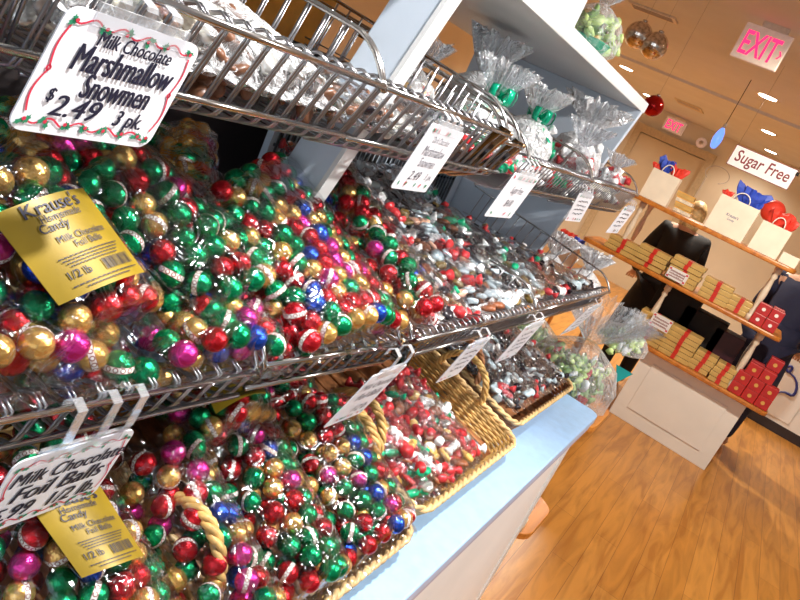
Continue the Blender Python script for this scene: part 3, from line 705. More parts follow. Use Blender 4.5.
bag([(1.60,.43,1.462),(2.05,.43,1.462),(2.05,.6,1.475),(1.60,.6,1.475)], 'flat bag of pale candy in the farthest upper basket', kind='c', mix={('tw0','c_white'): 10, ('tw1','cream'): 5, ('tw0','c_red'): 3, ('sl0','c_green'): 2}, group=GS, seed=47, fm='film', spacing=.024, crown=.6, layers=1)

# ------------------------------------------------------------------ cellophane gifts
def bow(t, p, s, m, rnd):
    a = MB()
    for k in range(6):
        an = k*PI/3+rnd.uniform(-.2, .2); d = V((math.cos(an), math.sin(an), .35)); w = V((-math.sin(an), math.cos(an), 0))
        vs = []
        for i in range(9):
            q = i/8; r = s*math.sin(PI*q)*1.0; h = s*.55*math.sin(2*PI*q)
            c = p+d*s*.1+d*r+V((0, 0, h))
            for e in (-1, 1): vs.append(c+w*e*s*.26)
        a.add(vs, [(2*i, 2*i+1, 2*i+3, 2*i+2) for i in range(8)])
    for k in range(2):
        an = rnd.uniform(0, 6.3); d = V((math.cos(an), math.sin(an), -.7)); w = V((-math.sin(an), math.cos(an), 0))
        vs = []
        for i in range(6):
            c = p+d*s*i*.4+V((0, 0, .1*s*math.sin(i*1.7)))
            for e in (-1, 1): vs.append(c+w*e*s*.2)
        a.add(vs, [(2*i, 2*i+1, 2*i+3, 2*i+2) for i in range(5)])
    o = a.build('bow', m, t); sol = o.modifiers.new('s', 'SOLIDIFY'); sol.thickness = .0006
def gift(x, y, z, r, h, label, fill, fm='film3', bm='bow', seed=0, fan=.6, basket=None, bowp=True, name='cellophane_gift', cat='wrapped gift', squash=1.):
    rnd = random.Random(seed+500); t = thing(name, label, cat, (x, y, z), 'cellophane wrapped gifts')
    hb = h*.6; n = 56
    # sack + neck + fan in one sheet
    prof = [(r*.72, 0), (r*.98, hb*.15), (r*1.0, hb*.45), (r*.8, hb*.75), (r*.35, hb*.95), (r*.14, hb*1.02), (r*.38, hb*1.02+(h-hb)*.25), (r*fan, hb*1.02+(h-hb)*.6), (r*fan*1.35, h)]
    vs = []; fs = []
    rows = []
    for i in range(len(prof)-1):
        for k in range(3):
            q = k/3; rows.append((prof[i][0]*(1-q)+prof[i+1][0]*q, prof[i][1]*(1-q)+prof[i+1][1]*q, (i+q)/(len(prof)-1)))
    rows.append((*prof[-1], 1.))
    for rr, zz, f in rows:
        amp = .06+.30*max(0, f-.45)*1.8
        for k in range(n):
            an = 2*PI*k/n
            pl = noise.noise(V((math.cos(an)*4, math.sin(an)*4, seed+f*1.5)))+.5*(1 if k % 2 else -1)*min(1, max(0, f-.3)*2)
            R_ = rr*(1+amp*pl); zj = zz+h*.10*max(0, f-.75)*4*noise.noise(V((math.cos(an)*5, math.sin(an)*5, seed+9)))
            vs.append((R_*math.cos(an), R_*math.sin(an)*squash, zj))
    m_ = len(rows)
    fs = [(i*n+k, i*n+(k+1) % n, (i+1)*n+(k+1) % n, (i+1)*n+k) for i in range(m_-1) for k in range(n)]
    a = MB(); a.add(vs, fs+[tuple(range(n))[::-1]]); a.build('cellophane', M[fm], t, smooth=False)
    # filling
    a = MB()
    cnt = 46 if r < .1 else 170
    for k in range(cnt):
        an = rnd.uniform(0, 6.3); q = rnd.random()**.5*.66; zz = rnd.uniform(.06, .66)*hb
        p = V((math.cos(an)*r*q, math.sin(an)*r*q*squash, zz+.006)); s_, m__ = rnd.choice(fill)
        src = {'tw': TW[0], 'sl': SL[0], 'sp': LOW, 'sn': SN[0]}[s_]
        a.add(src.v, src.f, M[m__], Matrix.Translation(p) @ Euler((rnd.uniform(0, 6), rnd.uniform(0, 6), 0)).to_matrix().to_4x4() @ Matrix.Scale(rnd.uniform(.9, 1.5), 4))
    o = a.build('filling', None, t); o['kind'] = 'stuff'
    if basket:
        a = MB(); a.lathe([(r*.55, .001), (r*.75, h*.16), (r*.78, h*.18), (r*.72, h*.16), (r*.5, .006)], 28); a.build('base_tub', M[basket], t)
    if bowp: bow(t, V((0, -r*.15*squash, hb*1.0)), r*.42, M[bm], rnd)
    return t
cw = [('tw', 'c_white'), ('tw', 'c_red'), ('sl', 'c_white')]
gift(1.20, .52, 1.475, .062, .15, 'gift parcel with green bow beside the first wire basket side', [('sl', 'c_green'), ('tw', 'c_white'), ('sl', 'c_gold')], 'film3', seed=1)
gift(1.05, .60, 1.475, .05, .13, 'small gift with red and yellow sweets left of the green bow parcel', [('sl', 'c_red'), ('sl', 'c_gold'), ('sl', 'c_white')], 'film3', seed=12, bowp=False)
gift(1.38, .50, 1.475, .06, .15, 'gift parcel with green bow in front of the white panel card', [('tw', 'c_white'), ('sl', 'c_white'), ('tw', 'c_green')], 'filmw', seed=2)
gift(1.42, .66, 1.48, .075, .20, 'tall white crinkled parcel below the white shelf', [('sl', 'c_white')], 'filmw', seed=3, bowp=False)
gift(1.68, .47, 1.475, .06, .13, 'parcel of red and white sweets in farthest upper basket', cw, 'film3', bm='ribbon', seed=4, bowp=False)
gift(1.83, .52, 1.475, .07, .19, 'tallest spiky white cellophane parcel in farthest upper basket', [('tw', 'c_white'), ('sl', 'c_white')], 'filmw', seed=5, fan=.8, bowp=False)
gift(1.98, .45, 1.475, .045, .10, 'small pale parcel at the very end of upper basket', cw, 'film3', seed=6, bowp=False)
gift(1.57, .54, 1.728, .068, .17, 'green shred gift with dark green tub standing on the white shelf', [('sl', 'grass'), ('tw', 'grass'), ('sl', 'c_gold'), ('sl', 'grass2')], 'filmg', seed=7, basket='bow', bowp=False)
a = MB(); a.box((1.02, .50, 1.728), (1.36, .68, 1.90)); tag(a.build('gift_box', M['white'], None, smooth=False, bevel=.004), 'plain white box on the white shelf, left of the green gift', 'box')
# corner stand at the counter end
t = thing('corner_stand', 'varnished orange wood corner stand at the end of the display counter', 'shelf unit', (2.28, .40, 0))
for z in (.40, .82, 1.10):
    y0 = -.24 if z < 1.1 else .02
    a = MB(); a.prism(rrect(-.2, y0, .13, .5, .08), z-.012, z+.012); a.build('shelf', M['orangewood'], t, smooth=False, bevel=.003)
for y in (-.1, .45):
    a = MB(); a.tube([(0.02, y+.05, 0), (0.02, y+.05, 1.09)], .014, 10); a.build('post', M['orangewood'], t)
gift(2.20, .31, .832, .15, .34, 'large green shred gift in cellophane on the orange corner stand', [('sl', 'grass'), ('tw', 'grass'), ('sl', 'c_white'), ('sl', 'grass2'), ('sl', 'c_red'), ('sl', 'grass'), ('tw', 'grass2'), ('sl', 'grass2')], 'filmg', seed=8, bowp=False, fan=.7)
gift(2.33, .52, .832, .12, .27, 'green gift behind the large one on the orange corner stand', [('sl', 'grass'), ('tw', 'grass2'), ('sl', 'c_white')], 'filmg', seed=9, bowp=False)
gift(2.25, .55, 1.112, .07, .17, 'white crinkled gift beside the pale end panel', [('sl', 'c_white'), ('tw', 'c_red')], 'filmw', seed=10, bowp=False)
gift(2.36, .45, 1.112, .07, .16, 'white and pink crinkled gift toward the gold boxes', [('sl', 'c_white'), ('tw', 'c_white'), ('tw', 'c_red')], 'filmw', seed=11, bowp=False)
gift(2.26, .70, 1.112, .07, .18, 'crinkled gift hidden mostly behind the pale end panel', [('sl', 'c_white'), ('sl', 'silver')], 'filmw', seed=13, bowp=False)
gift(2.32, .24, 1.04, .085, .13, 'yellow green wrapped gift beside the end of the middle wire rail', [('sl', 'grass'), ('tw', 'grass'), ('sl', 'c_white')], 'filmg', seed=14, bowp=False, fan=.22)
a = MB(); a.lathe([(.034, 0), (.001, .065)], 3, mx=Matrix.Translation((2.27, .185, .985)) @ Matrix.Rotation(1.9, 4, 'Y')); 
tag(a.build('green_cone', M['teal'], None, smooth=False, bevel=.001), 'teal green folded card cone sticking out of the green gift', 'card')
a = MB(); a.box((-.02, -.014, 0), (.02, .014, .06), mx=Matrix.Translation((2.13, .235, .835)) @ Matrix.Rotation(.3, 4, 'Y')); tag(a.build('sweet_tin', M['c_red'], None, smooth=False, bevel=.003), 'small red carton at the foot of the large green gift', 'carton')
a = MB(); a.lathe([(.012, 0), (.012, .05), (.006, .055), (.006, .07), (.0001, .07)], 12, mx=Matrix.Translation((2.11, .20, .412))); tag(a.build('small_bottle', M['cream'], None), 'small cream bottle on the lower shelf of orange corner stand', 'bottle')

# ------------------------------------------------------------------ wicker baskets
def wicker(x0, x1, y0, y1, label, m='wicker', tilt=.16, h=.062, handles=True, z0=.906, hs=(1, 1), hy=.46, hz=0.):
    t = thing('wicker_basket', label, 'wicker basket', ((x0+x1)/2, y0, z0), 'wicker baskets on the counter', (tilt, 0, 0))
    w = (x1-x0)/2; d = y1-y0; hb = lambda y: h*(.75+.5*y/d)
    def ring(f, off=0., n=150, wob=0., ph=0., k=34):
        pts = []; fl = -.02+.02*f
        pl = rrect(-w-fl+off*0, -fl+.0, w+fl, d+fl, .035, 5)
        # resample evenly
        P = [V((x, y, 0)) for x, y in pl]; P.append(P[0]); Ls = [0]
        for a_, b_ in zip(P, P[1:]): Ls.append(Ls[-1]+(b_-a_).length)
        T = Ls[-1]; j = 0
        for i in range(n):
            s = T*i/n
            while Ls[j+1] < s: j += 1
            q = (s-Ls[j])/max(1e-9, Ls[j+1]-Ls[j]); p = P[j].lerp(P[j+1], q); tg = (P[j+1]-P[j]).normalized(); nr = V((tg.y, -tg.x, 0))
            p = p+nr*(off+wob*math.sin(2*PI*k*i/n+ph)); p.z = f*hb(p.y); pts.append(p)
        return pts
    a = MB(); rows = 11
    for r in range(rows):
        a.tube(ring((r+.5)/rows*.95, wob=.0022, ph=PI*(r % 2)), .0032, 5, closed=True)
    k = 34
    lo = ring(0, n=k); hi = ring(1, n=k)
    for i in range(k): a.tube([lo[i], hi[i]], .0024, 5)
    a.build('woven_wall', M[m], t)
    a = MB()
    for ph in (0, PI):
        base = ring(1.0, n=260); pts = []
        for i, p in enumerate(base):
            tg = (base[(i+1) % 260]-base[i-1]).normalized(); nr = V((tg.y, -tg.x, 0)); an = i/260*2*PI*40+ph
            pts.append(p+nr*.003*math.cos(an)+V((0, 0, .003*math.sin(an)+.002)))
        a.tube(pts, .0042, 6, closed=True)
    a.build('braided_rim', M['wickerr'], t)
    a = MB(); a.prism(rrect(-w+.018, .018, w-.018, d-.018, .03), -.003, .003)
    for i in range(9): a.tube([(-w+.02+(2*w-.04)*(i+.5)/9, .02, .004), (-w+.02+(2*w-.04)*(i+.5)/9, d-.02, .004)], .003, 5)
    a.build('woven_base', M['wickerb'], t)
    for sx, on in ((-1, hs[0]), (1, hs[1])):
        if not on: continue
        a = MB(); yc = d*hy
        for ph in (0, 2.1, 4.2):
            pts = []
            for i in range(41):
                q = i/40; an = PI*q
                c = V((sx*w*(1.0)-sx*.01*math.sin(an), yc+.065*math.cos(an), hb(yc)-.01+(.075+hz)*math.sin(an)))
                tw = q*2*PI*5+ph; out = V((0, math.cos(an), math.sin(an)))
                pts.append(c+out*.0042*math.cos(tw)+V((1, 0, 0))*.0042*math.sin(tw))
            a.tube(pts, .0042, 6)
        a.build('handle', M[m], t)
    return t
wicker(.18, .535, .245, .60, 'near wicker basket at bottom left, handle showing between bags', tilt=.22, hs=(0, 1), hy=.31, hz=.02)
wicker(.55, .925, .222, .60, 'second wicker basket, foil ball bags hanging over its lip', tilt=.2, h=.055, hs=(0, 1))
wicker(.955, 1.42, .235, .62, 'honey coloured wicker basket of red and white candy bags', tilt=.17, h=.062)
wicker(1.47, 1.965, .262, .68, 'reddish brown wicker basket of black and white candy near counter end', m='wickerb', tilt=.15, h=.07, hs=(1, 0))

# ------------------------------------------------------------------ price tags
def holly_leaf(cx, cy, ang, s):
    pts = []
    for i in range(12):
        an = 2*PI*i/12; r = s*(1.0 if i % 2 == 0 else .62); x = r*math.cos(an)*1.25; y = r*math.sin(an)*.62
        pts.append((cx+x*math.cos(ang)-y*math.sin(ang), cy+x*math.sin(ang)+y*math.cos(ang)))
    return pts
def price_tag(tl, w, vd, lines, label, detail=True, hooks=(.3, .5, .7), seed=0, squig=0, hl=.016, roll=0.):
    """tl = top left corner; u to the right, v downward"""
    t = thing('price_tag', label, 'price tag', tl, 'hanging white price tags')
    h = V(vd).length; v = V(vd).normalized(); u = V((1, 0, math.sin(roll))).normalized(); n = u.cross(v).normalized()
    if n.y > 0: n = -n
    def P(a, b, l=0): return u*a+v*b+n*l
    a = MB(); pl = rrect(0, 0, w, h, .009 if detail else .003, 5)
    m_ = len(pl)
    a.add([P(x, y, .0) for x, y in pl]+[P(x, y, -.0012) for x, y in pl], [tuple(range(m_)), tuple(range(m_, 2*m_))[::-1]]+[(i, (i+1) % m_, (i+1) % m_+m_, i+m_) for i in range(m_)])
    card = a.build('card', M['white'], t, smooth=False)
    rnd = random.Random(seed)
    g = MB(); rd = MB()
    if detail:
        def rib(pts, wd=.0006):
            for p0, p1 in zip(pts, pts[1:]):
                d = V((p1[0]-p0[0], p1[1]-p0[1], 0)); 
                if d.length < 1e-7: continue
                d.normalize(); nn = V((-d.y, d.x, 0))*wd
                rd.add([P(p0[0]+nn.x, p0[1]+nn.y, .0006), P(p1[0]+nn.x, p1[1]+nn.y, .0006), P(p1[0]-nn.x, p1[1]-nn.y, .0006), P(p0[0]-nn.x, p0[1]-nn.y, .0006)], [(0, 1, 2, 3)])
        wv = lambda k: [(w*.08+w*.84*i/30, (h*.09 if k else h*.9)+h*.03*math.sin(i*.9+k)) for i in range(31)]
        rib(wv(1)); rib(wv(0))
        for sx in (0, 1):
            X = w*.06 if not sx else w*.94; sg = 1 if not sx else -1; pts = []
            for i in range(13): pts.append((X+sg*w*.035*math.sin(i/12*PI)*(-.6), h*.14+h*.33*i/12))
            for i in range(9): an = 2*PI*i/8; pts.append((X+w*.012*math.cos(an), h*.49+h*.02*math.sin(an)))
            for i in range(13): pts.append((X-sg*w*.03*math.sin(i/12*PI), h*.51+h*.33*i/12))
            rib(pts)
        spots = [(w*f, h*.1) for f in (.08, .28, .42, .58, .74, .93)]+[(w*f, h*.9) for f in (.07, .2, .33, .47, .6, .74, .87, .94)]
        for (cx, cy) in spots:
            for k in range(2):
                lf = holly_leaf(cx+rnd.uniform(-.03, .03)*w, cy+rnd.uniform(-.025, .025)*h, rnd.uniform(0, 3), w*.03)
                g.add([P(x, y, .0008) for x, y in lf], [tuple(range(12))])
            bc = [(cx+w*.013*math.cos(a_), cy+w*.013*math.sin(a_)) for a_ in [i*PI/4 for i in range(8)]]
            rd.add([P(x, y, .001) for x, y in bc], [tuple(range(8))])
    else:
        for k in range(14):
            cx = w*rnd.uniform(.06, .94); cy = h*(rnd.choice((.08, .9)))
            lf = holly_leaf(cx, cy, rnd.uniform(0, 3), w*.035); (g if k % 3 else rd).add([P(x, y, .0008) for x, y in lf], [tuple(range(12))])
    g.build('holly_print', M['holly'], card, smooth=False); rd.build('ribbon_print', M['hollyred'], card, smooth=False)
    k = MB()
    for (s, cx, cy, size, sh, xs) in lines:
        vs, fs = text_mesh(s, size*h, sh, xs, align='CENTER')
        for e in ((-1, 0, 1) if detail else (0,)): k.add([P(w*cx+x+e*size*h*.016, h*cy-y, .001+.0001*e) for x, y, z in vs], fs)
    for q in range(squig):
        y = h*(.25+.15*q); x = w*.18; pts = []
        while x < w*.82:
            pts.append((x, y+rnd.uniform(-.035, .035)*h)); x += w*.028
        for p0, p1 in zip(pts, pts[1:]):
            k.add([P(p0[0], p0[1]-h*.012, .001), P(p1[0], p1[1]-h*.012, .001), P(p1[0], p1[1]+h*.012, .001), P(p0[0], p0[1]+h*.012, .001)], [(0, 1, 2, 3)])
    if k.v: k.build('lettering', M['ink'], card, smooth=False)
    a = MB(); a.add([P(w*.17, -.006, .001), P(w*.85, -.006, .001), P(w*.85, h*.1, .0016), P(w*.17, h*.1, .0016), P(w*.17, -.006, -.002), P(w*.85, -.006, -.002), P(w*.85, h*.1, -.002), P(w*.17, h*.1, -.002)], [(0,1,2,3),(4,7,6,5),(0,4,5,1),(3,2,6,7),(0,3,7,4),(1,5,6,2)])
    a.build('holder_strip', M['plastic'], t, smooth=False)
    for f in hooks:
        a = MB()
        for (a0, b0), (a1, b1) in zip([(0, 0), (.002, -.010), (.0, -hl), (-.010, -hl-.003), (-.016, -hl+.004)], [(.002, -.010), (.0, -hl), (-.010, -hl-.003), (-.016, -hl+.004), (-.015, -hl+.012)]):
            hw = .0042
            q = [P(w*f-hw, b0, a0), P(w*f+hw, b0, a0), P(w*f+hw, b1, a1), P(w*f-hw, b1, a1)]
            q2 = [p+n*-.0012 for p in q]
            a.add(q+q2, [(0,1,2,3),(4,7,6,5),(0,4,5,1),(3,2,6,7),(0,3,7,4),(1,5,6,2)])
        a.build('hook', M['plastic'], t, smooth=False)
    return t
SNOW = [('Milk Chocolate', .53, .24, .17, .1, .68), ('Marshmallow', .53, .46, .31, .08, .56), ('Snowmen', .56, .66, .29, .08, .56), ('$', .15, .73, .15, .1, .8), ('2.49', .34, .84, .25, .2, .95), ('3 pk.', .74, .84, .2, .15, .75)]
price_tag((.266, .366, 1.505), .100, (-.017, .002, -.076), SNOW, 'large snowmen price tag, 2.49, hanging at the upper left', seed=1, hl=.013, roll=.0)
FB = [('Milk Chocolate', .52, .36, .25, .3, .76), ('Foil Balls', .50, .60, .29, .3, .92), ('5.99  1/2 lb.', .48, .84, .26, .3, .88)]
price_tag((.303, .345, 1.194), .108, (-.002, .018, -.084), FB, 'large foil balls price tag hanging over the bottom left basket', seed=2, hooks=(.33, .62, .86), hl=.042)
price_tag((.730, .370, 1.506), .090, (-.008, .012, -.086), [('Dark Chocolate', .5, .25, .13, .1, .6), ('Marshmallow', .5, .45, .22, .1, .55), ('Snowmen', .5, .62, .2, .1, .6), ('2.49', .38, .83, .2, .2, .9), ('3 pk.', .78, .8, .14, .2, .8)], 'second snowmen price tag, 2.49, mid way along the upper baskets', seed=3, hl=.012, detail=False)
price_tag((.720, .300, 1.213), .088, (-.006, .028, -.094), [('Milk Chocolate', .5, .30, .17, .45, .8), ('Foil Balls', .5, .52, .2, .45, .85), ('1/2 lb.', .6, .8, .18, .45, .9)], 'foil balls price tag below the dark clip on the middle rail', seed=4, hooks=(.35, .75), hl=.028, detail=False)
price_tag((1.053, .370, 1.475), .122, (-.002, .014, -.081), [('Sugar Free', .5, .42, .22, .1, .7), ('$4.00', .5, .72, .22, .1, .8)], 'sugar free price tag just past the dark curved bands', seed=5, hl=.02, detail=False)
price_tag((1.422, .360, 1.470), .125, (.045, .012, -.066), [], 'small price tag in the middle of the farthest upper baskets', seed=6, detail=False, squig=4, hl=.018)
price_tag((1.92, .362, 1.462), .15, (.0, .012, -.082), [], 'last price tag on the upper baskets, by the gift bags', seed=7, detail=False, squig=4, hl=.018)
price_tag((.985, .290, 1.222), .09, (.03, .03, -.095), [], 'price tag over the honey wicker basket', seed=8, detail=False, squig=4, hooks=(.3, .7))
price_tag((1.251, .288, 1.222), .12, (.04, .03, -.105), [], 'price tag over the brown wicker basket', seed=9, detail=False, squig=4, hooks=(.3, .7))
price_tag((1.74, .286, 1.215), .15, (.0, .03, -.095), [], 'last price tag on the middle rail, near the green gifts', seed=10, detail=False, squig=4, hooks=(.3, .7))

# ------------------------------------------------------------------ far display table
XT = 4.95
t = thing('tiered_display_table', 'tiered table with orange varnished shelves on a cream cabinet', 'display table', (XT+.2, 0, 0))
O = V((-(XT+.2), 0, 0))
def loc_box(a0, b0): return tuple(V(a0)+O), tuple(V(b0)+O)
a = MB(); a.box(*loc_box((5.08, -.36, 0), (5.45, .36, .535))); a.build('cabinet_body', M['cab'], t, smooth=False, bevel=.003)
a = MB(); a.box(*loc_box((5.073, -.27, .10), (5.0805, .27, .46))); a.build('front_panel', M['cab'], t, smooth=False, bevel=.003)
SH = [(.565, -.48, .52), (1.02, -.31, 1.10), (1.43, -.17, .98)]
for z, ya, yb in SH:
    a = MB(); a.prism([(x+O.x, y) for x, y in rrect(5.0, ya, 5.50, yb, .05)], z-.03, z); a.build('shelf', M['orangewood'], t, smooth=False, bevel=.008)
def spindle(y, z0, z1, x=5.08):
    h = z1-z0; a = MB()
    prof = [(.022, 0), (.022, .1*h), (.014, .12*h), (.02, .17*h), (.012, .22*h), (.019, .4*h), (.021, .5*h), (.019, .6*h), (.012, .78*h), (.02, .83*h), (.014, .88*h), (.022, .9*h), (.022, h)]
    a.lathe(prof, 16, mx=Matrix.Translation(V((x, y, z0))+O)); a.build('spindle', M['cwood'], t)
for y, z0, z1 in ((-.20, .565, .99), (-.08, 1.02, 1.40), (.86, 1.02, 1.40), (.44, .565, .99)):
    spindle(y, z0, z1); spindle(y, z0, z1, 5.42)
def goldstack(y, z, n, where, w=.215, hgt=.034, x=5.03, jx=.0, seed=0):
    rnd = random.Random(seed)
    order = ['bottom', 'second from bottom', 'third from bottom', 'fourth from bottom', 'fifth from bottom', 'sixth from bottom']
    for k in range(n):
        pos = 'top' if k == n-1 else order[k]
        t2 = thing('gold_candy_box', 'gold box, %s of %s' % (pos, where), 'box', (x+rnd.uniform(0, .01)+jx*k, y+rnd.uniform(-.006, .006), z+k*hgt), 'gold candy boxes on the tiered table')
        a = MB(); a.box((0, -w/2, 0), (.15, w/2, hgt*.93)); ct = a.build('carton', M['goldbox'], t2, smooth=False, bevel=.002)
        a = MB(); a.box((-.001, -.014, -.0), (.151, .014, hgt*.93+.001)); a.build('ribbon_band', M['ribbon'], ct, smooth=False)
goldstack(.84, 1.022, 3, 'leftmost stack on middle shelf', seed=1)
goldstack(.63, 1.022, 4, 'second stack from left on middle shelf', seed=2)
goldstack(.40, 1.022, 5, 'third stack from left on middle shelf', seed=3)
goldstack(.17, 1.022, 4, 'fourth stack from left on middle shelf', seed=4, w=.19)
goldstack(-.0, 1.022, 3, 'stack beside red boxes on middle shelf', seed=5, w=.14, x=5.09)
goldstack(.40, .567, 6, 'leftmost stack on bottom shelf', seed=6)
goldstack(.19, .567, 6, 'second stack from left on bottom shelf', seed=7)
goldstack(.01, .567, 4, 'third stack from left on bottom shelf', seed=8, w=.14, x=5.06)
goldstack(-.13, .567, 4, 'stack beside red boxes on bottom shelf', seed=9, w=.13, x=5.02)
def redbox(x, y, z, s, label, m2='c_white'):
    t2 = thing('red_gift_box', label, 'box', (x, y, z), 'red gift boxes on the tiered table')
    a = MB(); a.box((0, -s/2, 0), (s, s/2, s*.92)); ct = a.build('carton', M['redbox'], t2, smooth=False, bevel=.003)
    a = MB(); a.lathe([(0.0001, .001), (s*.15, .001), (s*.15, 0)], 14, mx=Matrix.Translation((0, 0, s*.46)) @ Matrix.Rotation(-PI/2, 4, 'Y')); a.build('emblem', M[m2], ct, smooth=False)
s = .078; rw = ['bottom', 'middle', 'top']; cl = ['left', 'centre', 'right']
for r in range(2):
    for c in range(2): redbox(5.02, -.13-c*(s+.003), 1.022+r*s*.93, s, 'red gift box, %s row %s, on the middle shelf end' % (rw[r] if r == 0 else 'top', cl[c*2]))
redbox(5.11, -.10, 1.022, s, 'red gift box set back beside gold boxes on the middle shelf')
redbox(5.12, -.21, 1.022+2*s*.93-.06, s*.9, 'red gift box set back highest on the middle shelf')
s = .085
for r in range(3):
    for c in range(3 if r < 2 else 2): redbox(5.02+.0*c, -.245-c*(s+.003)+(.0 if r < 2 else -.03), .567+r*s*.93, s, 'red gift box, %s row %s, on the bottom shelf end' % (rw[r], cl[c]), 'c_gold')
for c in range(2): redbox(5.12, -.28-c*(s+.003), .567+3*s*.93*.99 if c else .567+2*s*.93, s, 'red gift box at the back of the bottom shelf, %s' % ('raised highest' if c else 'behind the top row'), 'c_gold')
def tissue(t2, y, z, r, h, m, seed, x=.045):
    a = MB(); n = 22; vs = []
    for i in range(6):
        f = i/5
        for k in range(n):
            an = 2*PI*k/n; q = noise.noise(V((math.cos(an)*3, math.sin(an)*3, seed*5+f*2)))
            rr = r*(.35+.6*math.sin(f*2.2))*(1+.75*q*(.3+f)+.25*f*(1 if k % 2 else -1))
            vs.append((x+rr*math.cos(an)*.6, y+rr*math.sin(an), z-.02+h*f*(1+.5*q*f)))
    a.add(vs, [(i*n+k, i*n+(k+1) % n, (i+1)*n+(k+1) % n, (i+1)*n+k) for i in range(5) for k in range(n)]+[tuple(5*n+k for k in range(n))])
    a.build('tissue_paper', M[m], t2, smooth=False)
def giftbag(x, y, z, w, h, label, tis, logo=False, seed=0):
    t2 = thing('paper_gift_bag', label, 'gift bag', (x, y, z), 'paper gift bags on the top shelf')
    d = .09; a = MB()
    vs = [(0, -w/2, 0), (d, -w/2, 0), (d, w/2, 0), (0, w/2, 0), (0, -w/2, h), (d, -w/2, h), (d, w/2, h), (0, w/2, h)]
    vs += [(.003, -w/2+.003, h), (d-.003, -w/2+.003, h), (d-.003, w/2-.003, h), (.003, w/2-.003, h), (.003, -w/2+.003, h-.03), (d-.003, -w/2+.003, h-.03), (d-.003, w/2-.003, h-.03), (.003, w/2-.003, h-.03)]
    a.add(vs, [(0,3,2,1),(0,1,5,4),(1,2,6,5),(2,3,7,6),(3,0,4,7),(4,5,9,8),(5,6,10,9),(6,7,11,10),(7,4,8,11),(8,9,13,12),(9,10,14,13),(10,11,15,14),(11,8,12,15),(12,13,14,15)])
    sack = a.build('paper_sack', M['paper'], t2, smooth=False)
    for xx in (-.001, d-.005):
        a = MB(); pts = [(xx, w*.2*math.cos(PI*i/16)*1.0, h-.02+(.02+.055*math.sin(PI*i/16))) for i in range(17)]
        a.tube(pts, .0035, 6); a.build('handle', M['c_white'], t2)
    for i, (yy, r, hh, m) in enumerate(tis): tissue(t2, yy, h, r, hh, m, seed+i)
    if logo:
        g = MB()
        for s_, zz, sz in (("Krause's", h*.52, .026), ('Candy', h*.42, .02)):
            vs, fs = text_mesh(s_, sz, .1, .9, align='CENTER'); g.add([(-.0015, -x_, zz+y_) for x_, y_, z_ in vs], fs)
        g.build('lettering', M['blueink'], sack, smooth=False)
giftbag(5.02, .81, 1.432, .19, .20, 'left paper gift bag with blue and red tissue on top shelf', [(.03, .05, .1, 'tblue'), (-.05, .05, .08, 'tred'), (.085, .03, .05, 'tred')], seed=1)
giftbag(5.02, .32, 1.432, .25, .23, 'large middle paper gift bag with blue tissue and small blue lettering', [(-.03, .075, .11, 'tblue'), (-.09, .03, .07, 'tblue'), (.10, .03, .05, 'tred')], True, seed=5)
giftbag(5.02, .06, 1.432, .18, .19, 'right paper gift bag stuffed with red tissue on top shelf', [(.02, .07, .1, 'tred'), (-.05, .04, .08, 'tred')], seed=9)
for i, (y, h_) in enumerate(((.59, .035), (.61, .07))):
    pass
for k in range(4):
    t2 = thing('yellow_candy_box', 'yellow edged candy box, %s in stack beside the left gift bag' % ['bottom', 'second', 'third', 'top'][k], 'box', (5.22, .63+.01*k, 1.432+k*.034), 'yellow edged boxes behind the gift bags')
    a = MB(); a.box((0, -.06, 0), (.1, .06, .03)); a.build('carton', M['goldbox'] if k % 2 else M['cream'], t2, smooth=False, bevel=.002)
    a = MB(); a.box((-.002, -.061, .024), (.102, .061, .032)); a.build('lid', M['c_gold'], t2, smooth=False)
a = MB(); a.box((5.02, -.15, 1.432), (5.07, -.045, 1.50)); tag(a.build('card_box', M['paper'], None, smooth=False, bevel=.002), 'small cream printed box at the right end of the top shelf', 'box')
# shelf signs
def shelfsign(y, z, w, h, label, x=5.0):
    t2 = thing('shelf_sign', label, 'sign', (x, y, z)); a = MB(); a.box((0, -w/2, 0), (.004, w/2, h)); a.build('card', M['white'], t2, smooth=False)
    g = MB(); rnd = random.Random(int(y*100))
    for q in range(3):
        yy = h*(.25+.22*q); x_ = -w*.36
        while x_ < w*.36:
            g.box((-.001, x_, yy-.004), (0, x_+w*.035, yy+.004+rnd.uniform(0, .004))); x_ += w*.055
    g.build('lettering', M['maroon'], t2, smooth=False)
    g = MB()
    for sy in (-1, 1):
        for zz in (h*.15, h*.85): g.box((-.0012, sy*w*.42-.007, zz-.006), (0, sy*w*.42+.007, zz+.006))
    g.build('holly_print', M['hollyred'], t2, smooth=False)
shelfsign(.425, 1.035, .135, .075, 'small white sign with red print on the middle gold boxes shelf')
shelfsign(.36, .70, .135, .09, 'small white sign with red corners on the bottom gold boxes')
# hanging sign
t2 = thing('hanging_sign', 'white Sugar Free sign with maroon letters and border above gift bags', 'sign', (5.1, .328, 1.84))
w, h = .40, .135; a = MB(); a.box((0, -w/2, 0), (.006, w/2, h)); a.build('board', M['white'], t2, smooth=False)
g = MB(); e = .004
for b in (((-.001, -w/2, 0), (0, w/2, e)), ((-.001, -w/2, h-e), (0, w/2, h)), ((-.001, -w/2, 0), (0, -w/2+e, h)), ((-.001, w/2-e, 0), (0, w/2, h))): g.box(*b)
g.build('border', M['maroon'], t2, smooth=False)
vs, fs = text_mesh('Sugar Free', .105, .1, .80, align='CENTER', offset=.0012); mxw = max(v[0] for v in vs)-min(v[0] for v in vs); kx = w*.86/mxw
g = MB(); g.add([(-.0015, -x_*kx, h*.30+y_) for x_, y_, z_ in vs], fs); g.build('lettering', M['maroon'], t2, smooth=False)
g = MB()
for sy in (-1, 1): g.tube([(.003, sy*w*.48, h), (.003, sy*w*.48, CZ-1.84)], .001, 4)
g.build('string', M['steel'], t2)
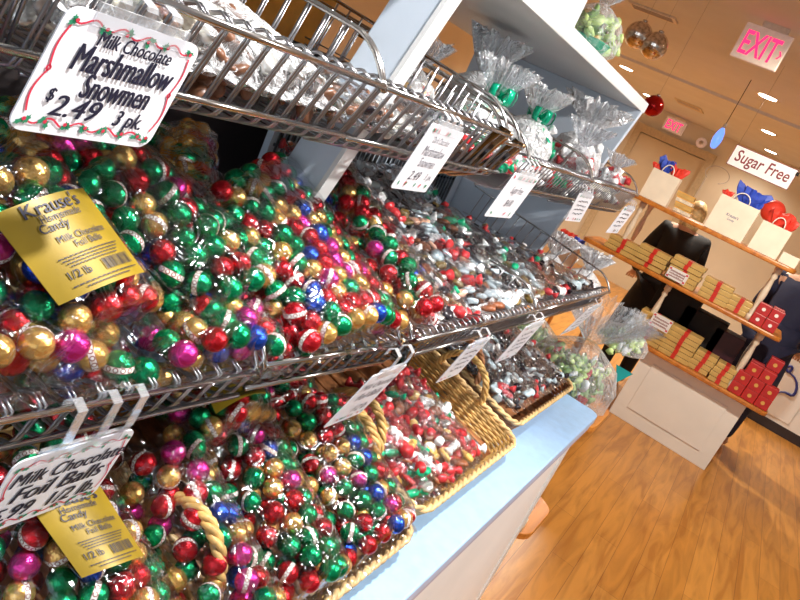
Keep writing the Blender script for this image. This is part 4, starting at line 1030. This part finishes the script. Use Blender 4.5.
g = MB(); g.box((-.006, -w/2-.012, h-.035), (.01, -w/2+.006, h-.012)); g.build('clip', M['black'], t2, smooth=False)
# red round lantern & wire hoop behind the bags
t2 = thing('red_paper_ball', 'round red paper decoration behind the right gift bag', 'decoration', (5.4, .14, 1.70))
a = MB(); a.lathe([(max(.0001, .075*math.sin(PI*i/14)), -.075*math.cos(PI*i/14)) for i in range(15)], 28); a.v = [v*(1+.02*(1 if i % 2 else -1)) for i, v in enumerate(a.v)]; a.build('ball', M['tred'], t2)
g = MB(); g.lathe([(.012, -.27), (.012, -.07)], 8); g.build('stick', M['cwood'], t2)
t2 = thing('wire_hoop', 'thin curled wire hoop left of the sugar free sign', 'decoration', (5.3, .56, 1.432))
a = MB(); a.tube([(0, .08*math.cos(i/24*5.2-.9), .33+.055*math.sin(i/24*5.2-.9)) for i in range(25)], .0022, 5); a.tube([(0, .05, 0), (0, .055, .28)], .0022, 5); a.build('wire', M['grille'], t2)
# maroon carton, plus black boxes added in place of dark coats behind
for i, (y, z, w_, h_, m, lb) in enumerate([(.14, .567, .3, .34, 'black', 'added black filler box behind the bottom shelf gold boxes'), (-.05, .567, .20, .30, 'maroondk', 'dark maroon carton standing behind the bottom spindle'), (.36, .567, .30, .40, 'black', 'added dark box in place of black coat behind leftmost bottom gold stack')]):
    a = MB(); a.box((5.26, y-w_/2, z), (5.44, y+w_/2, z+h_)); tag(a.build('dark_box', M[m], None, smooth=False, bevel=.004), lb, 'carton')

# cream wall cabinet with ribbon scroll at far right
t2 = thing('low_cabinet', 'long cream cabinet with navy ribbon scroll painting at far right', 'cabinet', (7.25, -1.2, 0))
a = MB(); a.box((0, -1.3, .09), (.45, .85, .78)); a.build('cabinet_body', M['cab'], t2, smooth=False)
a = MB(); a.box((-.004, -1.3, 0), (.45, .85, .09)); a.build('toe_kick', M['trim'], t2, smooth=False)
a = MB(); a.box((-.03, -1.33, .78), (.48, .88, .81)); a.build('top_board', M['orangewood'], t2, smooth=False, bevel=.004)
for k in range(2):
    y0 = .32-k*.62
    a = MB(); a.box((-.008, y0, .13), (0, y0+.5, .74)); a.build('door_panel', M['cab'], t2, smooth=False, bevel=.004)
    g = MB(); c0 = V((-.011, y0+.28, .5))
    for sgn in (-1, 1):
        pts = [c0+V((0, sgn*(.12*math.sin(i*.35)+.012*i), .05-.0*i-.022*i+.03*math.sin(i*.8))) for i in range(12)]
        g.tube(pts, [.004+.010*math.sin(PI*i/11) for i in range(12)], 6)
        g.tube([c0+V((0, sgn*.05*math.sin(PI*i/8), .06+.05*math.sin(2*PI*i/8)*sgn*.6+.02)) for i in range(9)], .012, 6)
    g.build('ribbon_painting', M['blueink'], t2)
for k in range(5):
    a = MB(); a.box((7.35+.01*k, -.98, .811+.03*k), (7.65, -.58, .84+.03*k))
    tag(a.build('magazine', M['c_white'] if k % 2 else M['grey'], None, smooth=False), '%s magazine pile on the far right cabinet, %s in the stack' % ('white' if k % 2 else 'grey', ['lowest', 'second', 'middle', 'fourth', 'topmost'][k]), 'magazine', 'magazines on the far right cabinet')
# stool with a tissue stuffed bag, glimpsed between the tiers
t2 = thing('wooden_stool', 'small wooden stool beyond the middle wire basket, left of the tiered table', 'stool', (5.3, 1.22, 0))
a = MB(); a.prism(rrect(-.15, -.15, .15, .15, .04), .70, .73); a.build('seat', M['orangewood'], t2, smooth=False)
for sx in (-.1, .1):
    for sy in (-.1, .1):
        a = MB(); a.tube([(sx*1.2, sy*1.2, 0), (sx, sy, .70)], .014, 8); a.build('leg', M['orangewood'], t2)
giftbag(5.24, 1.22, .732, .17, .16, 'small gift bag with red and blue tissue on the wooden stool', [(.045, .05, .09, 'tred'), (-.045, .05, .08, 'tblue')], seed=14)

# ------------------------------------------------------------------ people
def person(name, label, x, y, hgt, yaw, coat, pants, hair, bend=.2, hairlen=.06):
    s = hgt/1.7; t2 = thing(name, label, 'person', (x, y, 0), rot=(0, 0, yaw))
    J = {'pel': (0,0,.95), 'sp': (bend*.3,0,1.12), 'ch': (bend*.7,0,1.33), 'nk': (bend*.95,0,1.47), 'hd': (bend*1.15,0,1.56),
         'ls': (bend*.75,.17,1.40), 'le': (bend*.9,.23,1.13), 'lw': (bend*.9+.14,.19,.95), 'rs': (bend*.75,-.17,1.40), 're': (bend*.9,-.23,1.13), 'rw': (bend*.9+.14,-.19,.95),
         'lh': (0,.09,.88), 'lk': (.02,.10,.48), 'la': (-.02,.10,.08), 'lt': (.12,.11,.03), 'rh': (0,-.09,.88), 'rk': (.02,-.10,.48), 'ra': (-.02,-.10,.08), 'rt': (.12,-.11,.03)}
    Rr = dict(pel=.15, sp=.14, ch=.16, nk=.06, hd=.05, ls=.075, le=.05, lw=.035, rs=.075, re=.05, rw=.035, lh=.10, lk=.065, la=.045, lt=.035, rh=.10, rk=.065, ra=.045, rt=.035)
    E_ = [('pel','sp'),('sp','ch'),('ch','nk'),('nk','hd'),('ch','ls'),('ls','le'),('le','lw'),('ch','rs'),('rs','re'),('re','rw'),('pel','lh'),('lh','lk'),('lk','la'),('la','lt'),('pel','rh'),('rh','rk'),('rk','ra'),('ra','rt')]
    ks = list(J)
    def skin(nm, keys, edges, m, grow=0., rad=None):
        me = bpy.data.meshes.new(nm); kk = [k for k in ks if k in keys]
        me.from_pydata([tuple(V(J[k])*s) for k in kk], [(kk.index(a_), kk.index(b_)) for a_, b_ in edges], [])
        me.materials.append(m); o = bpy.data.objects.new(nm, me); col.objects.link(o); o.parent = t2
        o.modifiers.new('k', 'SKIN').use_smooth_shade = True; sb = o.modifiers.new('s', 'SUBSURF'); sb.levels = 2; sb.render_levels = 2
        for i, k in enumerate(kk): r_ = (Rr[k]+grow)*s; me.skin_vertices[0].data[i].radius = (r_, r_*1.0); 
        me.skin_vertices[0].data[0].use_root = True
        return o
    skin('body', set(J), E_, M['skin'])
    skin('coat', {'pel','sp','ch','ls','le','lw','rs','re','rw'}, [('pel','sp'),('sp','ch'),('ch','ls'),('ls','le'),('le','lw'),('ch','rs'),('rs','re'),('re','rw')], M[coat], .02)
    skin('trousers', {'pel','lh','lk','la','rh','rk','ra'}, [('pel','lh'),('lh','lk'),('lk','la'),('pel','rh'),('rh','rk'),('rk','ra')], M[pants], .012)
    a = MB(); a.lathe([(.24, .42), (.23, .6), (.21, .8), (.185, 1.0), (.17, 1.1)], 20, mx=Matrix.Scale(s, 4)); a.v = [V((v.x*.75, v.y, v.z)) for v in a.v]; a.build('coat_skirt', M[coat], t2)
    c = V(J['hd'])*s+V((.02, 0, .03))*s; a = MB(); n = 20
    vs = []
    for i in range(n+1):
        for k in range(24):
            th = PI*i/n; an = 2*PI*k/24; p = V((.092*math.sin(th)*math.cos(an), .074*math.sin(th)*math.sin(an), -.115*math.cos(th)))
            if p.z < 0: p.x *= 1+p.z*1.5 if p.x < 0 else 1; p.y *= 1+p.z*2.2
            if abs(an) < .2 or an > 6.1:
                if -.03 < p.z < .02: p.x += .018
            vs.append(c+p*s)
    fs = [(i*24+k, i*24+(k+1) % 24, (i+1)*24+(k+1) % 24, (i+1)*24+k) for i in range(n) for k in range(24)]
    a.add(vs, fs); a.build('head', M['skin'], t2)
    a = MB()
    for sy in (-1, 1): a.lathe([(.0001, -.01), (.01, 0), (.0001, .01)], 8, mx=Matrix.Translation(c+V((.085, sy*.03, .005))*s))
    a.build('eye', M['black'], t2)
    a = MB(); a.tube([c+V((.088, -.02, -.06))*s, c+V((.092, 0, -.063))*s, c+V((.088, .02, -.06))*s], .004, 6); a.build('mouth', M['ribbon'], t2)
    a = MB(); vs = []
    for i in range(n+1):
        for k in range(24):
            th = PI*i/n; an = 2*PI*k/24; p = V((.108*math.sin(th)*math.cos(an), .09*math.sin(th)*math.sin(an), -.13*math.cos(th)))
            fr = math.cos(an) > .35
            if fr and p.z < .05: p *= .75; 
            elif p.z < -.02: p.z = p.z-hairlen; p.x = min(p.x, .02)
            p *= 1+.05*noise.noise(V((k*.9, i*.4, 3)))
            vs.append(c+V((-.012, 0, .01))*s+p*s)
    a.add(vs, fs); a.build('hair', M[hair], t2)
    for sd in (-1, 1):
        w0 = V(J['lw' if sd > 0 else 'rw'])*s; a = MB()
        a.tube([w0, w0+V((.03, 0, -.02))*s, w0+V((.07, 0, -.04))*s, w0+V((.085, 0, -.05))*s], [.022*s, .034*s, .032*s, .015*s], 8)
        for f in range(4): a.tube([w0+V((.075, (f-1.5)*.018, -.042))*s, w0+V((.11, (f-1.5)*.02, -.065))*s, w0+V((.125, (f-1.5)*.02, -.09))*s], .0085*s, 6)
        a.tube([w0+V((.03, -sd*.025, -.03))*s, w0+V((.07, -sd*.045, -.055))*s, w0+V((.09, -sd*.045, -.07))*s], .009*s, 6)
        a.build('hand', M['skin'], t2)
    return t2
person('person', 'blond person in a black coat bending behind the tiered table', 5.80, .56, 1.54, .3, 'black', 'black', 'hair', .22)
person('person', 'dark haired person in navy coat behind the right end of tiered table', 5.85, -.30, 1.60, -.2, 'navy', 'navy', 'hairb', .1)

# ------------------------------------------------------------------ lights
def area(name, loc, rot, sx, sy, e, c):
    l = bpy.data.lights.new(name, 'AREA'); l.shape = 'RECTANGLE'; l.size = sx; l.size_y = sy; l.energy = e; l.color = c
    o = bpy.data.objects.new(name, l); col.objects.link(o); o.location = loc; o.rotation_euler = rot; return o
area('window_daylight', (-2.15, -.5, 1.5), (0, -PI/2, 0), 1.5, 3.9, 20, (.80, .90, 1.0))
def spot(name, loc, tgt, e, c, size=1.2, soft=.05):
    l = bpy.data.lights.new(name, 'SPOT'); l.energy = e; l.color = c; l.spot_size = size; l.spot_blend = .5; l.shadow_soft_size = soft
    o = bpy.data.objects.new(name, l); col.objects.link(o); o.location = loc
    o.rotation_euler = (V(tgt)-V(loc)).to_track_quat('-Z', 'Y').to_euler()
for i, (x, y, lb) in enumerate([(.62, .02, 'recessed ceiling light above the near aisle'), (1.7, -1.0, 'recessed ceiling light above the aisle beside the counter end'), (3.6, -.2, 'recessed ceiling light above the open floor')]):
    downlight(x, y, CZ, lb, power=0)
spot('near_aisle_lamp', (.62, .02, CZ-.03), (.72, .35, 1.1), 88, (1, .97, .95), 1.2, .035)
spot('counter_end_lamp', (1.7, -1.0, CZ-.03), (1.5, .4, 1.25), 120, (1, .97, .94), 1.4, .035)
spot('floor_lamp_light', (3.6, -.2, CZ-.03), (4.6, 0, .1), 120, (1, .90, .74), 2.5, .06)
w = bpy.data.worlds.new('world'); bpy.context.scene.world = w; w.use_nodes = True
w.node_tree.nodes['Background'].inputs[0].default_value = (.75, .87, 1, 1); w.node_tree.nodes['Background'].inputs[1].default_value = .45

sc = bpy.context.scene
sc.view_settings.view_transform = 'Standard'; sc.view_settings.look = 'None'; sc.view_settings.gamma = 1; sc.view_settings.use_curve_mapping = False
sc.view_settings.exposure = .68
sc.cycles.transparent_max_bounces = 16; sc.cycles.max_bounces = 8; sc.cycles.use_denoising = True
sc.cycles.sample_clamp_indirect = 4
